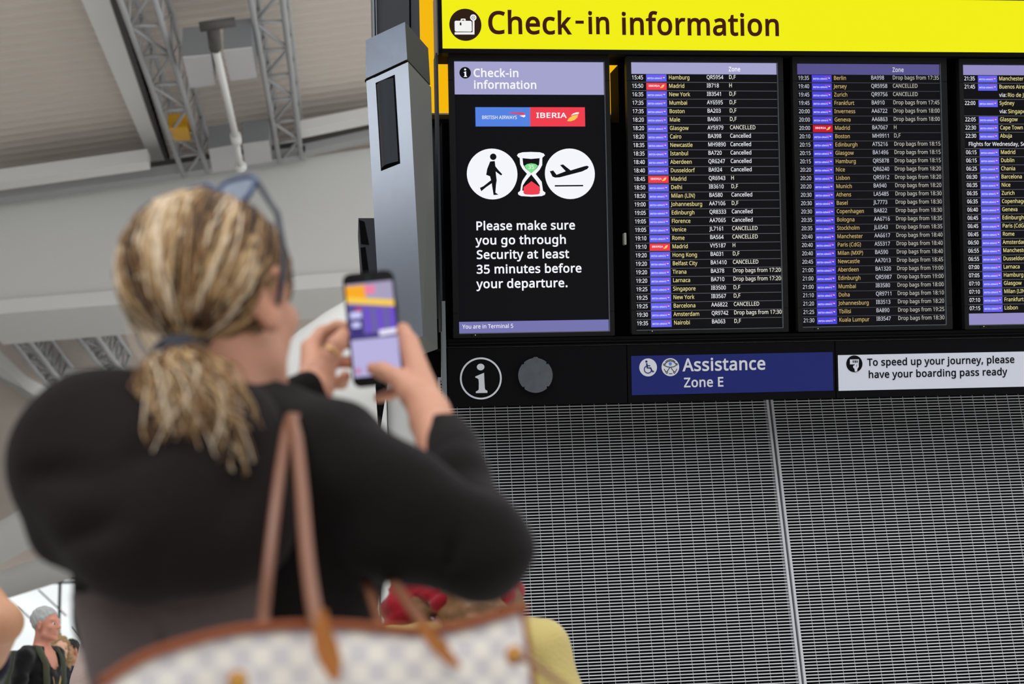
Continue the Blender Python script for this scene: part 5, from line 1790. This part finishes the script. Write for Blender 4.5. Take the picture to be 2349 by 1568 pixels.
# hood hanging on the back
B = Blob((-0.62, -0.55, 0.95), (0.35, 0.35, 1.65), 0.006)
B.ell(LP(205, 1060, 1.47), (0.082, 0.07, 0.088), None, 0.03)
B.ell(LP(320, 1145, 1.43), (0.102, 0.07, 0.098), None, 0.03)
B.ell(LP(470, 1170, 1.43), (0.085, 0.065, 0.092), None, 0.03)
B.ell(LP(560, 1090, 1.47), (0.06, 0.06, 0.10), None, 0.03)
B.ell(LP(330, 975, 1.52), (0.095, 0.06, 0.052), None, 0.03)
B.cap(LP(140, 1240, 1.46), LP(330, 1290, 1.43), 0.03, 0.035, 0.03)
B.ripple(0.0045, 17, 9)
# folds running down from the shoulder and across the hood
for q, r in ((((70, 1090, 1.42), (230, 1075, 1.36), (380, 1010, 1.40)), 0.012), (((150, 1230, 1.40), (300, 1190, 1.335), (430, 1060, 1.36)), 0.010),
             (((330, 1330, 1.37), (400, 1230, 1.34), (440, 1130, 1.35)), 0.012), (((520, 1290, 1.37), (545, 1180, 1.37), (560, 1030, 1.42)), 0.012)):
    B.chain([LP(*p) for p in q], (r * 0.8, r * 1.9, r * 0.8), -1)
# soften the fold edges
Fs = B.F
for _k in range(5):
    Fs[1:-1, 1:-1, 1:-1] = (Fs[2:, 1:-1, 1:-1] + Fs[:-2, 1:-1, 1:-1] + Fs[1:-1, 2:, 1:-1] + Fs[1:-1, :-2, 1:-1] + Fs[1:-1, 1:-1, 2:] + Fs[1:-1, 1:-1, :-2]) / 6
B.build('hood', cloth('hood_cloth', (32, 26, 26), 0.04), tw_)
# trousers and shoes
B = Blob((-0.4, -0.35, 0.0), (0.4, 0.4, 1.15), 0.009)
B.ell(hip + Vector((0, 0, 0.02)), (0.155, 0.115, 0.12), None, 0.03)
for sd in (-1, 1):
    B.chain([hip + Vector((sd * 0.082, 0, -0.02)), hip + Vector((sd * 0.095, 0.02, -0.44)), Vector((sd * 0.10, 0.02, 0.12))], (0.093, 0.07, 0.055), 0.02)
B.cut((0, 0, 0.07), (0, 0, -1))
B.build('trousers', DENIM, tw_)
for sd in (-1, 1):
    B = Blob((sd * 0.1 - 0.1, -0.12, -0.01), (sd * 0.1 + 0.1, 0.32, 0.18), 0.006)
    B.cap(Vector((sd * 0.10, 0.01, 0.055)), Vector((sd * 0.112, 0.20, 0.04)), 0.046, 0.036, 0.02)
    B.cap(Vector((sd * 0.10, 0.01, 0.055)), Vector((sd * 0.10, 0.01, 0.10)), 0.044, 0.044, 0.02)
    B.cut((0, 0, 0), (0, 0, -1))
    B.build('shoe', SHOE, tw_)

# hair: a dark under-layer, then combed-back strands gathered in a tie, and a loose ponytail
HD = hair_mat('hair_dark_root', (48, 31, 18), 0.4)
HM = hair_mat('hair_honey', (130, 96, 60), 0.3)
HB = hair_mat('hair_blond', (190, 158, 114), 0.25)
HL = hair_mat('hair_pale_streak', (232, 212, 184), 0.12)
SK0 = Vector((0, -0.014, 0.035))
SKR = Vector((0.073, 0.093, 0.084))
def skull(d, off):
    """point over the skull along direction d (head frame)"""
    k = 1 / math.sqrt((d.x / SKR.x) ** 2 + (d.y / SKR.y) ** 2 + (d.z / SKR.z) ** 2)
    return SK0 + d * (k + off)
tie = MHL.inverted() @ LP(412, 822, 1.535)
dt = (tie - SK0).normalized()
B = Blob(MHL.translation - Vector((0.2, 0.22, 0.25)), MHL.translation + Vector((0.2, 0.2, 0.22)), 0.005)
Rn = np.array(R3)
B.ell(MHL @ Vector((0, -0.018, 0.037)), (0.077, 0.096, 0.087), Rn, 0.01)
B.chain([MHL @ Vector((0, -0.045, 0.005)), MHL @ (tie * 0.72), MHL @ tie], (0.05, 0.022, 0.006), 0.02)
B.cut(MHL @ Vector((0, 0.074, 0.062)), R3 @ Vector((0, 0.8, -0.6)))
hb = B.build('hair', HD, tw_)
random.seed(11)
mb = MB()
for i in range(3400):
    u = random.random()
    side = 1 if random.random() < 0.5 else -1
    if i % 3 == 0:         # from the hairline: forehead middle, temple, behind the ear, nape
        if u < 0.5:
            f = u / 0.5
            d0 = Vector((side * math.sin(f * 1.25), math.cos(f * 1.25) * 0.80, 0.62 - 0.35 * f))
        else:
            f = (u - 0.5) / 0.5
            d0 = Vector((side * (0.95 - 0.45 * f), 0.05 - 0.65 * f, 0.27 - 0.75 * f))
    else:                  # from anywhere over the crown, sides and back
        while True:
            d0 = Vector((random.gauss(0, 1), random.gauss(0, 1), random.gauss(0, 1))).normalized()
            if d0.z < -0.08 and random.random() < 0.6:
                continue
            if d0.y * 0.8 - d0.z * 0.6 < (0.22 if d0.z > 0.12 else 0.0) and not (d0.z < -0.1 and d0.y > -0.3):
                break
    d0.normalize()
    pts, rs = [], []
    n = 11
    off = random.uniform(0.006, 0.013)
    wob = random.uniform(-0.10, 0.10)
    for j in range(n + 1):
        t = j / n
        d = d0.lerp(dt, t * t * (3 - 2 * t) * 0.35 + t * 0.65)
        ax_ = d0.cross(dt)
        d = (d + ax_ * wob * math.sin(math.pi * t)).normalized()
        p = skull(d, off + 0.004 * math.sin(math.pi * t))
        if t > 0.78:
            p = p.lerp(tie + Vector((random.uniform(-1, 1), 0, random.uniform(-1, 1))) * 0.016, (t - 0.78) / 0.22)
        pts.append(MHL @ p)
        rs.append(0.0016 * (1 - 0.3 * t))
    e1 = dt.orthogonal().normalized()
    phi = math.atan2(d0.dot(dt.cross(e1)), d0.dot(e1))
    pick = min(0.99, max(0.0, 0.5 + 0.36 * math.sin(11 * phi + 1.7 * math.sin(3 * phi)) + random.uniform(-0.34, 0.34)))
    if d0.z < 0.0 and d0.x > -0.1:
        pick *= 0.35  # shade at the nape put in as darker strands
    if d0.y > 0.25:
        pick *= 0.7
    m = HD if pick < 0.22 else HM if pick < 0.56 else HB if pick < 0.86 else HL
    mb.tube(pts, rs, m, 5, False)
for i in range(80):            # loose wisps at the left of the tie, backlight painted as pale hair
    a = LP(random.uniform(290, 335), random.uniform(600, 720), random.uniform(1.56, 1.62))
    b = LP(random.uniform(370, 410), random.uniform(800, 860), random.uniform(1.52, 1.55))
    c = a.lerp(b, 0.5) - rgt * random.uniform(0.008, 0.024) - Vector((0, 0, random.uniform(0, 0.012)))
    mb.tube([a * (1 - t) ** 2 + c * 2 * t * (1 - t) + b * t * t for t in [j / 8 for j in range(9)]], 0.0011, HL, 4, False)
mb.build('combed_strands', hb)
T0 = LP(412, 826, 1.53)
mb = MB()
for i in range(420):
    e = LP(random.triangular(300, 590, 440), random.uniform(930, 1050), random.uniform(1.38, 1.46))
    if random.random() < 0.12:
        e = LP(random.uniform(400, 560), random.uniform(1050, 1085), 1.40)
    s0 = T0 + Vector((random.uniform(-1, 1), random.uniform(-1, 1), random.uniform(-1, 1))) * 0.014
    c1 = T0.lerp(e, 0.45) + Vector((random.uniform(-0.05, 0.05), -0.03 + random.uniform(-0.02, 0.02), 0.035))
    w = random.uniform(0.004, 0.013)
    ph = random.uniform(0, 6.28)
    fr = random.uniform(4, 9)
    pts, rs = [], []
    for j in range(15):
        t = j / 14
        p = s0 * (1 - t) ** 2 + c1 * 2 * t * (1 - t) + e * t * t
        p = p + rgt * (w * t * math.sin(fr * t + ph)) + Vector((0, 0, 1)) * (w * t * math.cos(fr * t * 0.9 + ph))
        pts.append(p)
        rs.append(0.0019 * (1 - 0.7 * t))
    pick = random.random()
    m = HD if pick < 0.10 else HM if pick < 0.45 else HB if pick < 0.80 else HL
    mb.tube(pts, rs, m, 5, False)
mb.build('ponytail', tw_)
mb = MB()
tdir = (T0 - MHL @ Vector((0, -0.06, -0.02))).normalized()
o1 = tdir.orthogonal().normalized()
o2 = tdir.cross(o1)
for k in range(4):
    c = T0 + tdir * (k - 1.5) * 0.005
    mb.tube([c + (o1 * math.cos(2 * math.pi * i / 20) + o2 * math.sin(2 * math.pi * i / 20)) * (0.022 + 0.002 * (k % 2)) for i in range(21)], 0.0085, mat('hair_tie_fabric', rgb(42, 46, 58), 0.7), 8)
mb.build('hair_tie', tw_)

# ------------------------------------------------------------------ sunglasses pushed up on her head
BLU = mat('blue_acetate', rgb(34, 66, 112), 0.25, spec=0.5)
LENS = bpy.data.materials.new('pale_tinted_lens')
LENS.use_nodes = True
nt = LENS.node_tree
b_ = nt.nodes['Principled BSDF']
b_.inputs['Base Color'].default_value = rgb(150, 170, 205)
b_.inputs['Roughness'].default_value = 0.05
b_.inputs['Alpha'].default_value = 0.45
GO = MH @ Vector((0, 0.045, 0.135))
gt = thing('sunglasses', 'blue-framed sunglasses pushed up on the blond head', 'glasses', MH @ Matrix.Translation((-0.004, 0.020, 0.136)) @ Matrix.Rotation(math.radians(7), 4, 'Y') @ Matrix.Rotation(math.radians(-30), 4, 'X'))
def lens_loop(cx, w, h, n=28):
    out = []
    for i in range(n):
        a = 2 * math.pi * i / n
        ca, sa = math.cos(a), math.sin(a)
        out.append(Vector((cx + w * abs(ca) ** 0.75 * (1 if ca > 0 else -1), -0.0035 * ca * ca, h * abs(sa) ** 0.8 * (1 if sa > 0 else -1))))
    return out
for sx in (-1, 1):
    l = lens_loop(sx * 0.034, 0.029, 0.022)
    mb = MB()
    mb.tube(l + [l[0], l[1]], 0.0028, BLU, 8, False)
    mb.build('rim', gt)
    mb = MB()
    c = sum(l, Vector()) / len(l)
    vs = [c + Vector((0, 0.003, 0))] + l
    mb.add(vs, [(0, i + 1, (i + 1) % len(l) + 1) for i in range(len(l))], LENS, True)
    mb.build('lens', gt)
    mb = MB()
    GI = (MH @ Matrix.Translation((-0.004, 0.020, 0.136)) @ Matrix.Rotation(math.radians(7), 4, 'Y') @ Matrix.Rotation(math.radians(-30), 4, 'X')).inverted() @ MH
    h0 = Vector((sx * 0.064, -0.002, 0.008))
    pa = [h0, GI @ Vector((sx * 0.088, 0.018, 0.090)), GI @ Vector((sx * 0.0945, 0.014, 0.045)), GI @ Vector((sx * 0.0945, 0.006, 0.012)), GI @ Vector((sx * 0.091, -0.004, -0.018))]
    mb.tube(pa, [0.0035, 0.0036, 0.0036, 0.0038, 0.003], mat('navy_temple', rgb(30, 38, 56), 0.3), 8)
    mb.build('temple_arm', gt)
mb = MB()
mb.tube([Vector((-0.008, 0, 0.008)), Vector((0, 0.001, 0.011)), Vector((0.008, 0, 0.008))], 0.0028, BLU, 8)
mb.build('bridge', gt)

# ------------------------------------------------------------------ the telephone
pc = [P(791, 628, 1.905), P(905, 617, 1.905), P(925, 879, 1.905), P(807, 892, 1.905)]      # tl tr br bl
cx_ = sum(pc, Vector()) / 4
ux = ((pc[1] - pc[0]) + (pc[2] - pc[3])).normalized()
uy = ((pc[0] - pc[3]) + (pc[1] - pc[2]))
uy = (uy - ux * uy.dot(ux)).normalized()
un = ux.cross(uy)
PW, PH = 0.0690, 0.1535
pt = thing('telephone', 'black mobile telephone held up in both hands, camera view on screen', 'telephone', Matrix.Translation(cx_) @ Matrix((ux, uy, un)).transposed().to_4x4())
mb = MB()
mb.poly([rrect(-PW / 2, -PH / 2, PW / 2, PH / 2, 0.011, 8)], mat('telephone_black', rgb(16, 16, 20), 0.25, spec=0.4), 0.004, 0.0085)
mb.build('casing', pt)
sw_, sh_ = PW / 2 - 0.003, PH / 2
SX = lambda a: -sw_ + 2 * sw_ * a
SY = lambda b: sh_ - 0.0145 - (2 * sh_ - 0.029) * b
mb = MB()
def quad(a0, b0, a1, b1, m, z, sk=0.0):
    mb.poly([[(SX(a0), SY(b1)), (SX(a1), SY(b1 + sk)), (SX(a1), SY(b0 + sk)), (SX(a0), SY(b0))]], m, z)
Z0 = 0.0043
quad(0, 0, 1, 1, glow('phone_haze', rgb(168, 160, 190)), Z0)
quad(0, 0.02, 0.42, 0.20, glow('phone_amber', rgb(250, 172, 40)), Z0 + 0.0002)
quad(0.40, 0.03, 0.62, 0.12, glow('phone_pink', rgb(240, 130, 165)), Z0 + 0.0003)
quad(0, 0.13, 1, 0.20, glow('phone_yellow', rgb(250, 205, 80)), Z0 + 0.0004, 0.08)
quad(0, 0.20, 1, 0.58, glow('phone_violet_grey', rgb(108, 98, 168)), Z0 + 0.0001, 0.06)
quad(0.02, 0.25, 0.30, 0.57, glow('phone_deep_blue', rgb(62, 52, 120)), Z0 + 0.0005, 0.02)
quad(0.04, 0.30, 0.28, 0.37, glow('phone_pale_blue', rgb(205, 205, 250)), Z0 + 0.0006)
quad(0.06, 0.41, 0.24, 0.47, glow('phone_pale_blue', rgb(205, 205, 250)), Z0 + 0.0006)
quad(0.16, 0.26, 0.29, 0.295, glow('phone_red', rgb(190, 50, 110)), Z0 + 0.0006)
quad(0.36, 0.26, 0.45, 0.56, glow('phone_violet', rgb(112, 78, 205)), Z0 + 0.0005, 0.01)
quad(0.62, 0.28, 0.72, 0.56, glow('phone_violet', rgb(112, 78, 205)), Z0 + 0.0005, 0.01)
quad(0.88, 0.28, 0.98, 0.56, glow('phone_violet', rgb(112, 78, 205)), Z0 + 0.0005, 0.01)
quad(0, 0.545, 1, 0.60, glow('phone_navy', rgb(66, 58, 118)), Z0 + 0.0007, 0.0)
quad(0.62, 0.52, 1.0, 0.58, glow('phone_white', rgb(236, 230, 250)), Z0 + 0.0008, -0.01)
quad(0, 0.60, 1, 1, glow('phone_lavender', rgb(184, 178, 222)), Z0 + 0.0007)
quad(0.02, 0.90, 0.16, 0.97, glow('phone_mauve', rgb(190, 140, 180)), Z0 + 0.0009)
mb.build('display', pt)
mb = MB()
mb.disc((0.0, PH / 2 - 0.0075), 0.0028, mat('lens_green', rgb(20, 52, 40), 0.2), 0.0046, 20)
mb.build('front_camera', pt)
mb = MB()
mb.box((PW / 2 - 0.0004, 0.02, -0.002), (PW / 2 + 0.0008, 0.036, 0.0015), mat('telephone_black', rgb(16, 16, 20)))
mb.build('side_button', pt)

# ------------------------------------------------------------------ the tote bag on her shoulder
LEA = mat('tan_leather', rgb(160, 98, 42), 0.45, spec=0.4, noise=(25, 0.15))
LEB = mat('brown_leather_strap', rgb(128, 84, 62), 0.4, spec=0.45, noise=(25, 0.12))
RIMM = mat('brown_leather_trim', rgb(132, 66, 28), 0.5, spec=0.3)
BRASS = mat('brass', rgb(205, 160, 70), 0.3, 0.9)
rim = [(232, 1566, 1.06), (330, 1506, 1.08), (450, 1466, 1.11), (560, 1442, 1.14), (700, 1432, 1.165), (820, 1435, 1.18), (950, 1446, 1.20), (1050, 1436, 1.22), (1130, 1414, 1.24), (1198, 1393, 1.26)]
rim = [P(*q) for q in rim]
tocam = (CAM - sum(rim, Vector()) / len(rim))
tocam.z = 0
tocam.normalize()
def dense(pts, n):
    out = []
    for i in range(len(pts) - 1):
        a, b, c, d = pts[max(i - 1, 0)], pts[i], pts[i + 1], pts[min(i + 2, len(pts) - 1)]
        for k in range(n):
            t = k / n
            out.append(0.5 * ((2 * b) + (c - a) * t + (2 * a - 5 * b + 4 * c - d) * t * t + (3 * b - 3 * c + d - a) * t * t * t))
    out.append(pts[-1])
    return out
fr_ = dense(rim, 5)
N_ = len(fr_)
bk_ = [p - tocam * (0.13 * math.sin(math.pi * i / (N_ - 1))) - Vector((0, 0, 0.004 * math.sin(math.pi * i / (N_ - 1)))) for i, p in enumerate(fr_)]
BX_ = (fr_[-1] - fr_[0])
BX_.z = 0
BX_.normalize()
BY_ = Vector((0, 0, 1)).cross(BX_)
borg = sum(fr_, Vector()) / N_
borg.z -= 0.3
MBAG = Matrix.Translation(borg) @ Matrix((BX_, BY_, Vector((0, 0, 1)))).transposed().to_4x4()
bag = thing('tote_bag', 'pale chequered tote bag with tan leather trim hanging from her shoulder', 'bag', MBAG)
BI = MBAG.inverted()
CHK = bpy.data.materials.new('chequered_canvas')
CHK.use_nodes = True
nt = CHK.node_tree
pb = nt.nodes['Principled BSDF']
pb.inputs['Roughness'].default_value = 0.55
tc = nt.nodes.new('ShaderNodeTexCoord')
sep = nt.nodes.new('ShaderNodeSeparateXYZ')
cmb = nt.nodes.new('ShaderNodeCombineXYZ')
ck = nt.nodes.new('ShaderNodeTexChecker')
ck.inputs['Scale'].default_value = 62
ck.inputs['Color1'].default_value = rgb(226, 220, 210)
ck.inputs['Color2'].default_value = rgb(200, 195, 196)
cmb.inputs[1].default_value = 0.005
nt.links.new(tc.outputs['Object'], sep.inputs[0])
nt.links.new(sep.outputs['X'], cmb.inputs['X'])
nt.links.new(sep.outputs['Z'], cmb.inputs['Z'])
nt.links.new(cmb.outputs[0], ck.inputs['Vector'])
nt.links.new(ck.outputs['Color'], pb.inputs['Base Color'])
loop = fr_ + bk_[-2:0:-1]
vs, fs = [], []
rows_ = 8
ctr = sum(loop, Vector()) / len(loop)
for r in range(rows_ + 1):
    f = r / rows_
    for p in loop:
        along = (p - ctr).dot(BX_)
        out_ = (p - ctr).dot(BY_)
        q = p + BX_ * along * 0.10 * f + BY_ * (out_ * 0.25 * f)
        zb = ctr.z - 0.27
        q.z = p.z + (zb - p.z) * f
        vs.append(BI @ q)
nl = len(loop)
for r in range(rows_):
    for i in range(nl):
        j = (i + 1) % nl
        fs.append((r * nl + i, (r + 1) * nl + i, (r + 1) * nl + j, r * nl + j))
fs.append(tuple(rows_ * nl + i for i in range(nl)))
mb = MB()
mb.add(vs, fs, CHK, True)
body = mb.build('bag_body', bag)
so = body.modifiers.new('canvas_thickness', 'SOLIDIFY')
so.thickness = 0.003
so.offset = -1
mb = MB()
mb.tube([BI @ p for p in loop + loop[:2]], 0.0042, RIMM, 8, False)
mb.build('rim_trim', bag)
mb = MB()
mb.tube([BI @ (fr_[-1].lerp(fr_[-1] + Vector((0, 0, -0.27)) + BX_ * 0.03, k / 6)) for k in range(7)], 0.003, RIMM, 8)
mb.build('side_seam', bag)
def handle(name, pts, w):
    q = dense([P(*p) for p in pts], 6)
    mb = MB()
    mb.tube([BI @ p for p in q], [w] * len(q), LEB, 10, True, 0.42, BI.to_3x3() @ rgt)
    return mb.build(name, bag)
handle('handle', [(748, 1500, 1.135), (722, 1400, 1.165), (705, 1280, 1.24), (692, 1120, 1.335), (681, 1010, 1.40), (672, 962, 1.455), (690, 955, 1.53), (760, 1000, 1.63), (830, 1180, 1.62), (885, 1300, 1.52), (945, 1395, 1.33), (1015, 1480, 1.185)], 0.0062)
handle('handle', [(596, 1470, 1.275), (604, 1420, 1.29), (616, 1300, 1.31), (632, 1160, 1.35), (650, 1030, 1.41), (662, 968, 1.455), (680, 950, 1.54), (750, 1000, 1.66), (800, 1200, 1.64), (840, 1330, 1.5), (880, 1450, 1.36)], 0.0056)
def tab(pts, d0, d1):
    n = len(pts) // 2
    ps = [on_plane(a, b, P(pts[0][0], pts[0][1], d0), tocam) for a, b in pts]
    org_ = [BI @ (p + tocam * 0.004) for p in ps]
    bk2 = [BI @ (p - tocam * 0.002) for p in ps]
    k = len(ps)
    mb = MB()
    mb.add(org_ + bk2, [tuple(range(k))[::-1], tuple(range(k, 2 * k))] + [(i, (i + 1) % k, (i + 1) % k + k, i + k) for i in range(k)], LEA)
    return mb.build('handle_tab', bag)
tab([(728, 1400), (750, 1398), (757, 1440), (775, 1475), (784, 1515), (780, 1552), (768, 1566), (752, 1550), (733, 1520), (722, 1490), (718, 1450)], 1.14, 1.14)
tab([(955, 1425), (975, 1424), (1010, 1465), (1040, 1500), (1057, 1526), (1050, 1534), (1025, 1522), (990, 1490), (965, 1455)], 1.175, 1.175)
for px, py, d in ((1180, 1502, 1.215), (545, 1562, 1.10)):
    c = on_plane(px, py, P(px, py, d), tocam)
    # seat the stud on the canvas: nearest front point along the view
    mb = MB()
    Mq = Matrix((BX_, BY_, Vector((0, 0, 1)))).transposed()
    mb.ball(BI @ c, (0.0085, 0.005, 0.0085), LEA, 16, 10)
    mb.ball(BI @ (c + tocam * 0.004), (0.0045, 0.004, 0.0045), BRASS, 12, 8)
    mb.build('stud', bag)
mb = MB()
mb.tube([BI @ P(*p) for p in ((1185, 1508, 1.208), (1215, 1515, 1.20), (1250, 1540, 1.19), (1300, 1578, 1.18), (1370, 1640, 1.17))], 0.0028, LEB, 8)
mb.build('side_cord', bag)
